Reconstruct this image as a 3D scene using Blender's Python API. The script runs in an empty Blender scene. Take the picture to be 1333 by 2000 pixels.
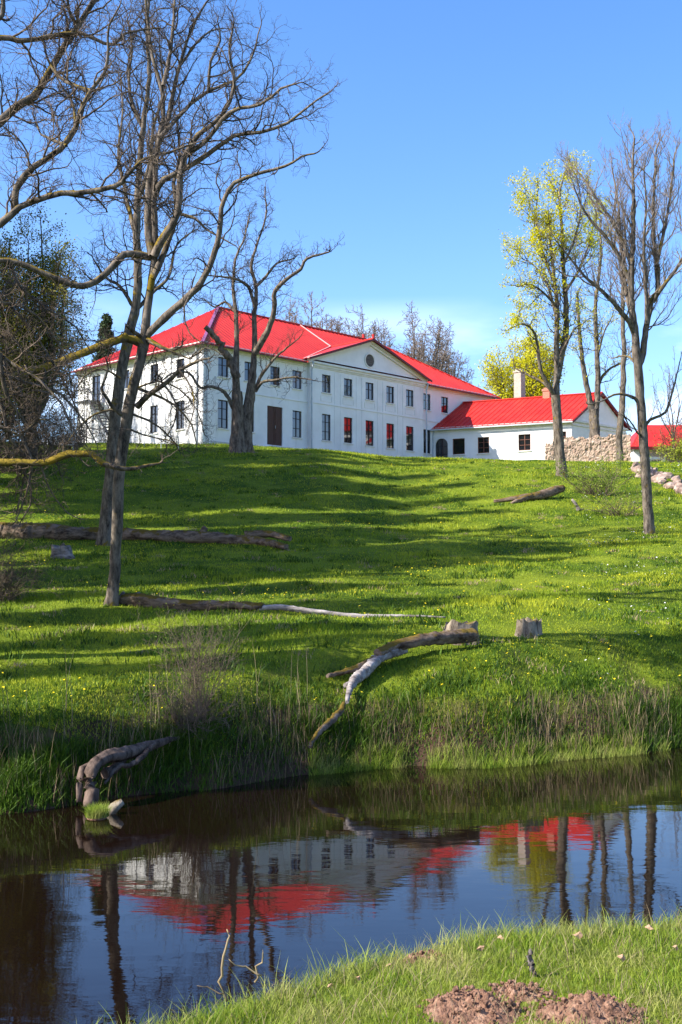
import bpy, math, random
import numpy as np
from mathutils import Vector, noise as mnoise

# ------------------------------------------------------------------ camera
C = bpy.context.scene
COL = C.collection
F = 2300.0                     # focal length in photo pixels (photo 1333 x 2000)
EYE = 3.0                      # camera height above the water
PITCH = math.atan(140.0 / F)
cam_d = bpy.data.cameras.new("camera")
cam = bpy.data.objects.new("camera", cam_d); COL.objects.link(cam)
cam.location = (0, 0, EYE); cam.rotation_euler = (math.pi / 2 + PITCH, 0, 0)
cam_d.sensor_fit = 'VERTICAL'; cam_d.sensor_height = 36.0; cam_d.sensor_width = 24.0
cam_d.lens = F / 2000 * 36.0
cam_d.clip_start = 0.1; cam_d.clip_end = 6000
C.camera = cam

# ------------------------------------------------------------------ sky, sun, exposure
SUN_EL = math.radians(39)
SUN_X, SUN_Y = -0.935, -0.355     # horizontal direction towards the sun
w = bpy.data.worlds.new("World"); C.world = w; w.use_nodes = True
nt = w.node_tree; nt.nodes.clear()
wo = nt.nodes.new('ShaderNodeOutputWorld'); bg = nt.nodes.new('ShaderNodeBackground')
sky = nt.nodes.new('ShaderNodeTexSky'); sky.sky_type = 'NISHITA'; sky.sun_disc = False
sky.sun_elevation = SUN_EL
sky.sun_rotation = math.atan2(SUN_X, SUN_Y)
sky.altitude = 100; sky.air_density = 1.0; sky.dust_density = 0.9; sky.ozone_density = 3.0
hs = nt.nodes.new('ShaderNodeHueSaturation'); hs.inputs['Saturation'].default_value = 1.25
bg.inputs['Strength'].default_value = 0.134
# a few soft low clouds
tc = nt.nodes.new('ShaderNodeTexCoord'); mp = nt.nodes.new('ShaderNodeMapping')
mp.inputs['Scale'].default_value = (1, 1, 3.2)
mp.inputs['Location'].default_value = (0.31, 0.0, 0.12)
nz = nt.nodes.new('ShaderNodeTexNoise'); nz.inputs['Scale'].default_value = 5.5; nz.inputs['Detail'].default_value = 7
cr = nt.nodes.new('ShaderNodeValToRGB'); cr.color_ramp.elements[0].position = .50; cr.color_ramp.elements[1].position = .74
sp = nt.nodes.new('ShaderNodeSeparateXYZ')
mr = nt.nodes.new('ShaderNodeMapRange'); mr.inputs['From Min'].default_value = .24; mr.inputs['From Max'].default_value = .17
mu = nt.nodes.new('ShaderNodeMath'); mu.operation = 'MULTIPLY'
mu2 = nt.nodes.new('ShaderNodeMath'); mu2.operation = 'MULTIPLY'; mu2.inputs[1].default_value = .45
mx = nt.nodes.new('ShaderNodeMix'); mx.data_type = 'RGBA'; mx.inputs['B'].default_value = (9.5, 9.7, 10.2, 1)
L = nt.links.new
L(tc.outputs['Generated'], mp.inputs[0]); L(mp.outputs[0], nz.inputs['Vector']); L(nz.outputs['Fac'], cr.inputs[0])
L(tc.outputs['Generated'], sp.inputs[0]); L(sp.outputs['Z'], mr.inputs['Value'])
L(cr.outputs['Color'], mu.inputs[0]); L(mr.outputs[0], mu.inputs[1]); L(mu.outputs[0], mu2.inputs[0])
tint = nt.nodes.new('ShaderNodeMix'); tint.data_type = 'RGBA'; tint.blend_type = 'MULTIPLY'; tint.inputs['Factor'].default_value = 1; tint.inputs['B'].default_value = (1.08, 1.0, 1.05, 1)
L(sky.outputs[0], tint.inputs['A']); L(tint.outputs['Result'], hs.inputs['Color']); L(hs.outputs[0], mx.inputs['A']); L(mu2.outputs[0], mx.inputs['Factor'])
L(mx.outputs['Result'], bg.inputs['Color']); L(bg.outputs[0], wo.inputs[0])
sd = bpy.data.lights.new("sun", 'SUN'); sd.energy = 5.0; sd.angle = math.radians(.45); sd.color = (1, .95, .86)
so = bpy.data.objects.new("sun", sd); COL.objects.link(so); so.location = (-40, 0, 60)
sdir = Vector((SUN_X * math.cos(SUN_EL), SUN_Y * math.cos(SUN_EL), math.sin(SUN_EL)))
so.rotation_euler = sdir.to_track_quat('Z', 'Y').to_euler()
C.view_settings.view_transform = 'Standard'; C.view_settings.look = 'None'
C.view_settings.exposure = 1.22; C.view_settings.gamma = 1
C.cycles.max_bounces = 6; C.cycles.transparent_max_bounces = 8

# ------------------------------------------------------------------ pixel -> point helpers
cp, spt = math.cos(PITCH), math.sin(PITCH)
def ray(u, v):
    x = (u - 666.5) / F; y = (1000 - v) / F
    return x, cp - y * spt, spt + y * cp
def P(u, v, Y):
    x, yy, z = ray(u, v); k = Y / yy
    return np.array((x * k, Y, EYE + z * k))
def PX(Y): return Y / F       # metres per photo pixel at depth Y

# ------------------------------------------------------------------ materials
def mat(name):
    m = bpy.data.materials.new(name); m.use_nodes = True
    n = m.node_tree.nodes; return m, n, m.node_tree.links.new, n['Principled BSDF']
def ramp(n, l, src, stops):
    r = n.new('ShaderNodeValToRGB'); e = r.color_ramp.elements
    e[0].position, e[0].color = stops[0][0], (*stops[0][1], 1)
    e[1].position, e[1].color = stops[-1][0], (*stops[-1][1], 1)
    for p, c in stops[1:-1]:
        k = e.new(p); k.color = (*c, 1)
    l(src, r.inputs[0]); return r.outputs[0]
def noise(n, l, scale, detail=5, rough=.55, stretch=None, coord='Object'):
    t = n.new('ShaderNodeTexCoord'); z = n.new('ShaderNodeTexNoise')
    z.inputs['Scale'].default_value = scale; z.inputs['Detail'].default_value = detail; z.inputs['Roughness'].default_value = rough
    if stretch:
        m = n.new('ShaderNodeMapping'); m.inputs['Scale'].default_value = stretch
        l(t.outputs[coord], m.inputs[0]); l(m.outputs[0], z.inputs['Vector'])
    else: l(t.outputs[coord], z.inputs['Vector'])
    return z.outputs['Fac']
def bump(n, l, src, b, strength=.5, dist=.02):
    k = n.new('ShaderNodeBump'); k.inputs['Strength'].default_value = strength; k.inputs['Distance'].default_value = dist
    l(src, k.inputs['Height']); l(k.outputs[0], b.inputs['Normal'])
def mixc(n, l, fac, a, b):
    m = n.new('ShaderNodeMix'); m.data_type = 'RGBA'
    for s, x in (('Factor', fac), ('A', a), ('B', b)):
        if isinstance(x, tuple): m.inputs[s].default_value = (*x, 1)
        elif isinstance(x, float): m.inputs[s].default_value = x
        else: l(x, m.inputs[s])
    return m.outputs['Result']

def simple(name, stops, scale=3, rough=.8, bstr=.3, bdist=.02, stretch=None, detail=6, bscale=None, spec=.3):
    m, n, l, b = mat(name)
    z = noise(n, l, scale, detail, .6, stretch)
    l(ramp(n, l, z, stops), b.inputs['Base Color'])
    b.inputs['Roughness'].default_value = rough; b.inputs['Specular IOR Level'].default_value = spec
    if bstr: bump(n, l, noise(n, l, bscale or scale * 3, detail, .6, stretch), b, bstr, bdist)
    return m
def bark(name, dark, light, moss=None, mossamt=.5, sc=9, st=(1, 1, .3)):
    m, n, l, b = mat(name)
    z = noise(n, l, sc, 9, .72, st)
    c = ramp(n, l, z, [(.36, dark), (.5, tuple((a + b2) / 2 for a, b2 in zip(dark, light))), (.64, light)])
    if moss:
        g = n.new('ShaderNodeNewGeometry'); s = n.new('ShaderNodeSeparateXYZ'); l(g.outputs['Normal'], s.inputs[0])
        z2 = noise(n, l, 1.6, 6, .7)
        a = n.new('ShaderNodeMath'); a.operation = 'MULTIPLY_ADD'; l(s.outputs['Z'], a.inputs[0]); a.inputs[1].default_value = .22; l(z2, a.inputs[2])
        r = n.new('ShaderNodeMapRange'); r.inputs['From Min'].default_value = 1 - mossamt; r.inputs['From Max'].default_value = 1.08 - mossamt
        l(a.outputs[0], r.inputs['Value'])
        c = mixc(n, l, r.outputs[0], c, moss)
    l(c, b.inputs['Base Color']); b.inputs['Roughness'].default_value = .92; b.inputs['Specular IOR Level'].default_value = .15
    bump(n, l, z, b, .9, .03)
    return m
M = {}
M['bark'] = bark('grey_bark', (.020, .016, .013), (.215, .175, .135), (.17, .115, .012), .41, 7)
M['bark_moss'] = bark('mossy_bark', (.05, .035, .02), (.16, .12, .07), (.20, .14, .018), .64)
M['bark_dark'] = bark('dark_bark', (.012, .010, .009), (.09, .075, .062), (.10, .085, .015), .40)
M['bark_pale'] = bark('pale_bark', (.035, .026, .02), (.24, .19, .145), (.16, .12, .02), .36, 6)
M['twig'] = simple('twig_bark', [(.3, (.022, .017, .014)), (.7, (.10, .078, .062))], 3, .9, 0)
M['twig_pale'] = simple('pale_twig_bark', [(.3, (.10, .078, .062)), (.7, (.25, .20, .16))], 3, .9, 0)
M['twig_brown'] = simple('brown_twig_bark', [(.3, (.04, .028, .02)), (.7, (.17, .125, .088))], 3, .9, 0)
M['deadwood'] = bark('weathered_wood', (.03, .023, .02), (.30, .26, .235), None, 0, 6, (.22, 1, 1))
M['deadwood_brown'] = bark('brown_weathered_wood', (.035, .022, .015), (.26, .19, .14), (.12, .08, .012), .38, 6, (.25, 1, 1))
M['bleached'] = bark('bleached_wood', (.10, .08, .072), (.40, .36, .335), None, 0, 6, (.25, 1, 1))
M['root'] = bark('river_root_wood', (.03, .02, .015), (.17, .12, .092), None, 0, 6)
M['stump'] = bark('stump_wood', (.05, .035, .025), (.33, .27, .2), (.12, .085, .02), .36, 7)

def leafmat(name, c0, c1, trans=.4, patch=None, spec=.2, rough=.6, pscale=.35):
    m, n, l, b = mat(name)
    g = n.new('ShaderNodeNewGeometry')
    c = ramp(n, l, g.outputs['Random Per Island'], [(0, c0), (1, c1)])
    if patch:
        z = noise(n, l, pscale, 4, .6)
        f = n.new('ShaderNodeMapRange'); f.inputs['From Min'].default_value = .45; f.inputs['From Max'].default_value = .62; l(z, f.inputs['Value'])
        c = mixc(n, l, f.outputs[0], c, patch)
    l(c, b.inputs['Base Color']); b.inputs['Roughness'].default_value = rough; b.inputs['Specular IOR Level'].default_value = spec
    t = n.new('ShaderNodeBsdfTranslucent'); l(c, t.inputs['Color'])
    x = n.new('ShaderNodeMixShader'); x.inputs[0].default_value = trans
    l(b.outputs[0], x.inputs[1]); l(t.outputs[0], x.inputs[2]); l(x.outputs[0], n['Material Output'].inputs[0])
    return m
M['grass_near'] = leafmat('near_grass', (.09, .18, .010), (.32, .38, .045), .4, (.33, .34, .09), pscale=2.2)
M['grass_lawn'] = leafmat('lawn_grass', (.075, .14, .004), (.26, .34, .012), .22, (.33, .36, .018))
M['herb'] = leafmat('bank_herb', (.014, .042, .003), (.085, .155, .008), .25)
M['straw'] = leafmat('dry_reed', (.17, .125, .065), (.40, .31, .18), .25)
M['straw_dark'] = leafmat('old_reed', (.07, .048, .028), (.22, .16, .09), .2)
M['maple'] = leafmat('young_maple_leaves', (.46, .45, .008), (.74, .68, .02), .5)
M['olive'] = leafmat('olive_leaves', (.10, .10, .010), (.38, .35, .04), .45)
M['lime'] = leafmat('lime_leaves', (.22, .28, .02), (.42, .45, .05), .4)
M['spruce'] = leafmat('spruce_needles', (.015, .03, .012), (.05, .08, .025), .15)
M['bush_green'] = leafmat('bush_leaves', (.12, .2, .02), (.26, .34, .04), .35)
M['bush_red'] = leafmat('red_buds', (.22, .10, .05), (.36, .2, .1), .3)
M['dandelion'] = leafmat('dandelion_petals', (.75, .55, .01), (.85, .68, .02), .2)
M['daisy'] = leafmat('white_petals', (.5, .5, .45), (.7, .7, .65), .2)
M['dryleaf'] = leafmat('dry_leaf_brown', (.35, .2, .12), (.5, .33, .2), .2)

# plaster
m, n, l, b = mat('white_plaster'); M['plaster'] = m
z = noise(n, l, .55, 7, .62); z2 = noise(n, l, 6, 4)
pc = mixc(n, l, ramp(n, l, z, [(.3, (0, 0, 0)), (.8, (1, 1, 1))]), (.84, .83, .81), (.68, .665, .64))
zs = noise(n, l, 1.1, 6, .65, (1, 1, .16))
l(mixc(n, l, ramp(n, l, zs, [(.56, (0, 0, 0)), (.78, (.55, .55, .55))]), pc, (.50, .47, .43)), b.inputs['Base Color'])
b.inputs['Roughness'].default_value = .9; b.inputs['Specular IOR Level'].default_value = .15; bump(n, l, z2, b, .25, .02)
M['trim'] = simple('cream_trim', [(.3, (.66, .63, .57)), (.7, (.76, .74, .69))], 2, .85, .1)
M['stoneband'] = simple('grey_plinth', [(.3, (.36, .37, .38)), (.7, (.5, .5, .5))], 2, .85, .1)
def roofmat(name, a, b_, stretch):
    return simple(name, [(.3, a), (.55, tuple((x + y) / 2 for x, y in zip(a, b_))), (.75, b_)], .7, .5, .12, .02, stretch, spec=.25)
M['roof'] = roofmat('red_metal_roof', (.40, .016, .012), (.57, .034, .022), (1, 1, 1))
M['roof_edge'] = simple('dark_red_trim', [(.3, (.10, .008, .01)), (.7, (.16, .012, .014))], 3, .5, 0)
M['roof_seam'] = simple('pale_roof_seam', [(.3, (.62, .30, .28)), (.7, (.7, .38, .35))], 3, .5, 0)
M['hipcap'] = simple('hip_ridge_cap', [(.3, (.17, .05, .12)), (.7, (.24, .09, .18))], 3, .5, 0)
M['frame'] = simple('dark_window_frame', [(.3, (.018, .014, .014)), (.7, (.035, .028, .026))], 5, .6, 0)
M['frame_brown'] = simple('brown_window_frame', [(.3, (.13, .05, .03)), (.7, (.19, .08, .05))], 5, .6, 0)
M['frame_white'] = simple('white_window_frame', [(.3, (.7, .7, .7)), (.7, (.8, .8, .8))], 5, .6, 0)
M['door'] = simple('brown_door_wood', [(.3, (.05, .02, .012)), (.7, (.085, .035, .02))], 4, .6, .3, .01, (8, 8, .5))
M['metal'] = simple('zinc_pipe', [(.3, (.40, .43, .46)), (.7, (.55, .58, .6))], 4, .45, 0)
M['iron'] = simple('dark_iron', [(.3, (.03, .03, .035)), (.7, (.06, .06, .065))], 4, .5, 0)
M['redpipe'] = simple('red_pipe', [(.3, (.28, .012, .016)), (.7, (.34, .02, .02))], 4, .5, 0)
M['brick'] = simple('orange_brick', [(.3, (.38, .14, .09)), (.7, (.52, .24, .16))], 9, .9, .5)
M['chimney'] = simple('cream_render', [(.3, (.34, .29, .23)), (.7, (.50, .44, .36))], 3, .9, .5)
M['tan'] = simple('tan_plaster', [(.3, (.42, .33, .25)), (.7, (.55, .44, .35))], 3, .9, .4)
M['whitepaint'] = simple('white_painted_wood', [(.3, (.62, .62, .62)), (.7, (.78, .78, .78))], 5, .7, 0)
m, n, l, b = mat('window_glass'); M['glass'] = m
b.inputs['Base Color'].default_value = (.012, .013, .016, 1); b.inputs['Roughness'].default_value = .03
b.inputs['IOR'].default_value = 1.9
bump(n, l, noise(n, l, 1.2, 2), b, .05, .02)

# rubble stone
m, n, l, b = mat('rubble_stone'); M['rubble'] = m
t = n.new('ShaderNodeTexCoord'); vo = n.new('ShaderNodeTexVoronoi'); vo.inputs['Scale'].default_value = 3.4; l(t.outputs['Object'], vo.inputs['Vector'])
vd = n.new('ShaderNodeTexVoronoi'); vd.feature = 'DISTANCE_TO_EDGE'; vd.inputs['Scale'].default_value = 3.4; l(t.outputs['Object'], vd.inputs['Vector'])
stc = ramp(n, l, vo.outputs['Color'], [(.15, (.20, .12, .085)), (.5, (.40, .28, .20)), (.85, (.52, .41, .32))])
jm = ramp(n, l, vd.outputs['Distance'], [(.0, (0, 0, 0)), (.09, (1, 1, 1))])
c = mixc(n, l, jm, (.42, .32, .24), stc)
l(mixc(n, l, noise(n, l, 7, 6), c, (.32, .225, .165)), b.inputs['Base Color']); b.inputs['Roughness'].default_value = .95
bump(n, l, vd.outputs['Distance'], b, 1, .12)
M['boulder'] = simple('field_boulder', [(.3, (.13, .085, .065)), (.5, (.27, .19, .15)), (.7, (.42, .34, .29))], 2.2, .9, .6, .03)
M['earth'] = simple('mole_earth', [(.3, (.07, .034, .02)), (.5, (.20, .105, .065)), (.72, (.36, .22, .145))], 26, .95, 1, .012, None, 8)

# ground
m, n, l, b = mat('meadow_ground'); M['ground'] = m
z1 = noise(n, l, .28, 6, .6); z2 = noise(n, l, 6, 8, .7); z3 = noise(n, l, 1.1, 5)
g1 = ramp(n, l, z2, [(.3, (.016, .038, .003)), (.55, (.055, .10, .005)), (.75, (.15, .18, .015))])
g2 = mixc(n, l, ramp(n, l, z1, [(.42, (0, 0, 0)), (.62, (1, 1, 1))]), g1, (.16, .20, .014))
soil = ramp(n, l, z3, [(.3, (.03, .018, .010)), (.7, (.10, .062, .038))])
ge = n.new('ShaderNodeNewGeometry'); s2 = n.new('ShaderNodeSeparateXYZ'); l(ge.outputs['Normal'], s2.inputs[0])
pz = n.new('ShaderNodeSeparateXYZ'); l(ge.outputs['Position'], pz.inputs[0])
r1 = n.new('ShaderNodeMapRange'); r1.inputs['From Min'].default_value = .93; r1.inputs['From Max'].default_value = .78; l(s2.outputs['Z'], r1.inputs['Value'])
r2 = n.new('ShaderNodeMapRange'); r2.inputs['From Min'].default_value = .8; r2.inputs['From Max'].default_value = .3; l(pz.outputs['Z'], r2.inputs['Value'])
mxm = n.new('ShaderNodeMath'); mxm.operation = 'MAXIMUM'; l(r1.outputs[0], mxm.inputs[0]); l(r2.outputs[0], mxm.inputs[1])
l(mixc(n, l, mxm.outputs[0], g2, soil), b.inputs['Base Color']); b.inputs['Roughness'].default_value = 1; b.inputs['Specular IOR Level'].default_value = .1
bump(n, l, z2, b, .9, .12)

# water
m, n, l, b = mat('river_water'); M['water'] = m
b.inputs['Base Color'].default_value = (.006, .003, .0018, 1); b.inputs['Roughness'].default_value = .015; b.inputs['IOR'].default_value = 1.36
za = noise(n, l, 1.1, 3, .5, (1, 2.4, 1)); zb = noise(n, l, 6, 3, .5, (1, 2.6, 1))
bu = n.new('ShaderNodeBump'); bu.inputs['Strength'].default_value = .10; bu.inputs['Distance'].default_value = .02; l(za, bu.inputs['Height'])
bv = n.new('ShaderNodeBump'); bv.inputs['Strength'].default_value = .10; bv.inputs['Distance'].default_value = .003; l(zb, bv.inputs['Height'])
l(bu.outputs[0], bv.inputs['Normal']); l(bv.outputs[0], b.inputs['Normal'])

# ------------------------------------------------------------------ object helpers
def tag(o, label=None, cat=None, group=None, kind=None):
    if label: o['label'] = label
    if cat: o['category'] = cat
    if group: o['group'] = group
    if kind: o['kind'] = kind
    return o
def empty(name, loc, label, cat, group=None, rz=0):
    o = bpy.data.objects.new(name, None); COL.objects.link(o); o.location = loc; o.rotation_euler = (0, 0, rz)
    o.empty_display_size = .3
    return tag(o, label, cat, group)
def link(name, me, m, parent=None):
    o = bpy.data.objects.new(name, me); COL.objects.link(o)
    if m: me.materials.append(M[m] if isinstance(m, str) else m)
    if parent: o.parent = parent
    return o
def np_mesh(name, V, quads=None, tris=None, smooth=False):
    me = bpy.data.meshes.new(name)
    q = np.zeros((0, 4), int) if quads is None or len(quads) == 0 else np.asarray(quads)
    t = np.zeros((0, 3), int) if tris is None or len(tris) == 0 else np.asarray(tris)
    me.vertices.add(len(V)); me.vertices.foreach_set('co', np.asarray(V, dtype=np.float32).ravel())
    nl = q.size + t.size; me.loops.add(nl)
    me.loops.foreach_set('vertex_index', np.concatenate([q.ravel(), t.ravel()]).astype(np.int32))
    me.polygons.add(len(q) + len(t))
    st = np.concatenate([np.arange(len(q)) * 4, q.size + np.arange(len(t)) * 3]).astype(np.int32)
    me.polygons.foreach_set('loop_start', st)
    me.polygons.foreach_set('use_smooth', np.full(len(q) + len(t), smooth))
    me.update(calc_edges=True); me.validate()
    return me

class MB:
    def __init__(s): s.v = []; s.f = []
    def poly(s, pts):
        k = len(s.v); s.v += [tuple(p) for p in pts]; s.f.append(tuple(range(k, k + len(pts))))
    def obox(s, c, X, Y, Z):         # oriented box: centre and half-vectors
        c = Vector(c); X = Vector(X); Y = Vector(Y); Z = Vector(Z); k = len(s.v)
        for a in (-1, 1):
            for b_ in (-1, 1):
                for d in (-1, 1): s.v.append(tuple(c + a * X + b_ * Y + d * Z))
        s.f += [tuple(k + i for i in q) for q in ((0, 1, 3, 2), (4, 6, 7, 5), (0, 4, 5, 1), (2, 3, 7, 6), (0, 2, 6, 4), (1, 5, 7, 3))]
    def box(s, x0, x1, y0, y1, z0, z1):
        s.obox(((x0 + x1) / 2, (y0 + y1) / 2, (z0 + z1) / 2), ((x1 - x0) / 2, 0, 0), (0, (y1 - y0) / 2, 0), (0, 0, (z1 - z0) / 2))
    def bar(s, a, b_, w_, h=None):
        a = Vector(a); b_ = Vector(b_); d = b_ - a; L_ = d.length; d.normalize(); h = h or w_
        r = Vector((0, 0, 1)) if abs(d.z) < .9 else Vector((1, 0, 0))
        x = d.cross(r).normalized(); y = x.cross(d)
        s.obox((a + b_) / 2, d * L_ / 2, x * w_ / 2, y * h / 2)
    def tube(s, pts, r, n_=8, cap=True):
        pts = [Vector(p) for p in pts]; k = len(s.v)
        rr = r if isinstance(r, (list, tuple)) else [r] * len(pts)
        for i, p in enumerate(pts):
            t_ = (pts[min(i + 1, len(pts) - 1)] - pts[max(i - 1, 0)]).normalized()
            ref = Vector((0, 0, 1)) if abs(t_.z) < .9 else Vector((0, 1, 0))
            x = t_.cross(ref).normalized(); y = x.cross(t_)
            for j in range(n_):
                a = 2 * math.pi * j / n_; s.v.append(tuple(p + rr[i] * (math.cos(a) * x + math.sin(a) * y)))
        for i in range(len(pts) - 1):
            for j in range(n_):
                j2 = (j + 1) % n_; s.f.append((k + i * n_ + j, k + i * n_ + j2, k + (i + 1) * n_ + j2, k + (i + 1) * n_ + j))
        if cap:
            s.f.append(tuple(range(k + n_ - 1, k - 1, -1))); e = k + (len(pts) - 1) * n_; s.f.append(tuple(range(e, e + n_)))
    def build(s, name, m, parent=None, smooth=False):
        me = bpy.data.meshes.new(name); me.from_pydata(s.v, [], s.f); me.update()
        if smooth:
            for p in me.polygons: p.use_smooth = True
        return link(name, me, m, parent)

# ------------------------------------------------------------------ terrain
def sstep(t): t = np.clip(t, 0, 1); return t * t * (3 - 2 * t)
YF_X = [-60, -30, -9, -4.4, -2.9, -2.0, -.6, 1, 3.0, 6.3, 12, 30, 80]
YF_Y = [-12, 2, 13, 15.6, 17.0, 17.2, 18.9, 19.5, 19.8, 21.9, 25, 33, 50]
YN_X = [-60, -10, -3, -.95, -.50, .09, .78, 1.9, 4, 10, 30, 80]
YN_Y = [-40, -5, 2.4, 4.7, 5.2, 5.7, 6.2, 6.45, 7.2, 9.5, 15, 26]
PY = [14, 20, 24, 29, 36, 45, 55, 65, 75, 84, 91, 97, 104, 112, 400]
PZ = {  # columns by tan of azimuth
 -.40: [1.1, 1.4, 1.9, 2.45, 3.1, 4.3, 6.0, 8.4, 11.0, 13.0, 14.1, 14.4, 14.4, 14.4, 14.4],
 -.12: [1.1, 1.4, 1.9, 2.45, 3.1, 4.3, 5.9, 8.1, 10.6, 12.6, 13.85, 14.35, 14.4, 14.4, 14.4],
 -.03: [1.1, 1.4, 1.9, 2.45, 3.05, 4.2, 5.8, 7.9, 10.4, 12.35, 13.45, 14.0, 14.35, 14.4, 14.4],
 .06: [1.1, 1.4, 1.85, 2.4, 3.0, 4.1, 5.5, 7.4, 9.6, 11.6, 12.7, 13.4, 14.0, 14.3, 14.4],
 .18: [1.1, 1.4, 1.8, 2.35, 2.95, 4.0, 5.5, 7.7, 10.0, 11.7, 12.3, 13.1, 13.9, 14.3, 14.4],
 .26: [1.1, 1.35, 1.7, 2.2, 2.9, 4.1, 5.5, 7.6, 9.7, 11.3, 12.2, 13.0, 13.8, 14.3, 14.4],
 .45: [1.1, 1.3, 1.6, 2.1, 2.8, 3.9, 5.3, 7.2, 9.2, 11.0, 12.0, 12.8, 13.6, 14.2, 14.4]}
PK = sorted(PZ)
_fy = np.arange(0, 400, .5)
def _smooth(a, k=9):
    p = np.pad(a, k, mode='edge'); ker = np.hanning(2 * k + 1); ker /= ker.sum(); return np.convolve(p, ker, 'valid')
PT = np.array([_smooth(np.interp(_fy, PY, PZ[k])) for k in PK])
def hill(X, Y):
    X = np.asarray(X, float); Y = np.asarray(Y, float)
    t = X / np.maximum(Y, 10); ft = np.interp(t, PK, np.arange(len(PK))); i0 = np.clip(ft.astype(int), 0, len(PK) - 2); a = ft - i0
    a = a * a * (3 - 2 * a)
    fy = np.clip(Y / .5, 0, len(_fy) - 1.001); j = fy.astype(int); b_ = fy - j
    z = (PT[i0, j] * (1 - b_) + PT[i0, j + 1] * b_) * (1 - a) + (PT[i0 + 1, j] * (1 - b_) + PT[i0 + 1, j + 1] * b_) * a
    return z
def wob(X, Y, s, seed):
    return (np.sin(X * s + seed) * np.cos(Y * s * 1.13 + seed * 2.1) + .5 * np.sin(X * s * 2.3 - Y * s * 1.7 + seed * 3)) / 1.5
def val(X, Y, s, seed):    # cheap smooth noise 0..1
    return .5 + .5 * (wob(X, Y, s, seed) * .6 + wob(X, Y, s * 2.7, seed + 5) * .4)
def gz(X, Y):
    X = np.asarray(X, float); Y = np.asarray(Y, float)
    yf = np.interp(X, YF_X, YF_Y) + .12 * np.sin(X * 2.1) + .07 * np.sin(X * 5.3 + 1)
    yn = np.interp(X, YN_X, YN_Y) + .05 * np.sin(X * 4)
    d = Y - yf
    bank = np.where(d < 0, np.maximum(-.9, d * .8), np.interp(d, [0, .3, .8, 1.4, 2.2, 6, 400], [0, .22, .62, .98, 1.25, 2.6, 260]))
    h = hill(X, Y) + .09 * wob(X, Y, .55, 1.7) + .04 * wob(X, Y, 1.7, 4.2)
    far = np.minimum(h, bank)
    e = Y - yn
    near = np.interp(e, [-60, -2, 0, .35, 1.3, 2.2], [1.8, 1.26, 1.17, .95, -.05, -.9]) + .025 * wob(X, Y, 3.1, .4) + .012 * wob(X, Y, 9, 2)
    mid = (yf + yn) / 2
    return np.where(Y < mid, near, far)
def gz1(x, y): return float(gz(x, y))
def G(u, v, ymin=9.0):
    x, yy, z = ray(u, v); Y = np.arange(ymin, 200, .05); k = Y / yy
    dz = EYE + z * k - gz(x * k, Y)
    i = np.argmax(dz < 0)
    return np.array((x * k[i], Y[i], float(gz(x * k[i], Y[i]))))

def axis(segs):
    a = []
    for x0, x1, st in segs: a += list(np.arange(x0, x1, st))
    return np.array(a + [segs[-1][1]])
gx = axis([(-2500, -400, 300), (-400, -100, 25), (-100, -30, 3), (-30, -8, .6), (-8, 10, .16), (10, 35, .6), (35, 100, 3), (100, 400, 25), (400, 2500, 300)])
gy = axis([(-400, -40, 40), (-40, 0, 2), (0, 3, .3), (3, 9, .1), (9, 14, .3), (14, 26, .12), (26, 60, .5), (60, 115, .6), (115, 160, 4), (160, 600, 40), (600, 3500, 300)])
XX, YY = np.meshgrid(gx, gy); ZZ = gz(XX, YY)
nx, ny = len(gx), len(gy)
idx = np.arange(nx * ny).reshape(ny, nx)
q = np.stack([idx[:-1, :-1], idx[:-1, 1:], idx[1:, 1:], idx[1:, :-1]], -1).reshape(-1, 4)
link('ground', np_mesh('ground', np.stack([XX, YY, ZZ], -1).reshape(-1, 3), q, smooth=True), 'ground')
tag(bpy.data.objects['ground'], kind='structure')
wm = MB(); wm.poly([(-300, -200, 0), (300, -200, 0), (300, 120, 0), (-300, 120, 0)])
tag(wm.build('water', 'water'), kind='structure')

# ------------------------------------------------------------------ buildings
def wall_panel(mb, o, dx, W, z0, z1, holes, out, depth=.2, arches=()):
    """rectangle from o along dx, holes (x0,x1,z0,z1) with reveals going inwards"""
    o = Vector(o); dx = Vector(dx).normalized(); out = Vector(out); Z = Vector((0, 0, 1))
    xs = sorted({0, W} | {h[0] for h in holes} | {h[1] for h in holes}); zs = sorted({z0, z1} | {h[2] for h in holes} | {h[3] for h in holes})
    pt = lambda x, z, dp=0: o + dx * x + Z * z - out * dp
    for i in range(len(xs) - 1):
        for j in range(len(zs) - 1):
            cx, cz = (xs[i] + xs[i + 1]) / 2, (zs[j] + zs[j + 1]) / 2
            if any(h[0] < cx < h[1] and h[2] < cz < h[3] for h in holes): continue
            mb.poly([pt(xs[i], zs[j]), pt(xs[i + 1], zs[j]), pt(xs[i + 1], zs[j + 1]), pt(xs[i], zs[j + 1])])
    for a, b_, c_, d in holes:
        for p, q_ in (((a, c_), (b_, c_)), ((b_, c_), (b_, d)), ((b_, d), (a, d)), ((a, d), (a, c_))):
            mb.poly([pt(*p), pt(*q_), pt(*q_, depth), pt(*p, depth)])
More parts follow.
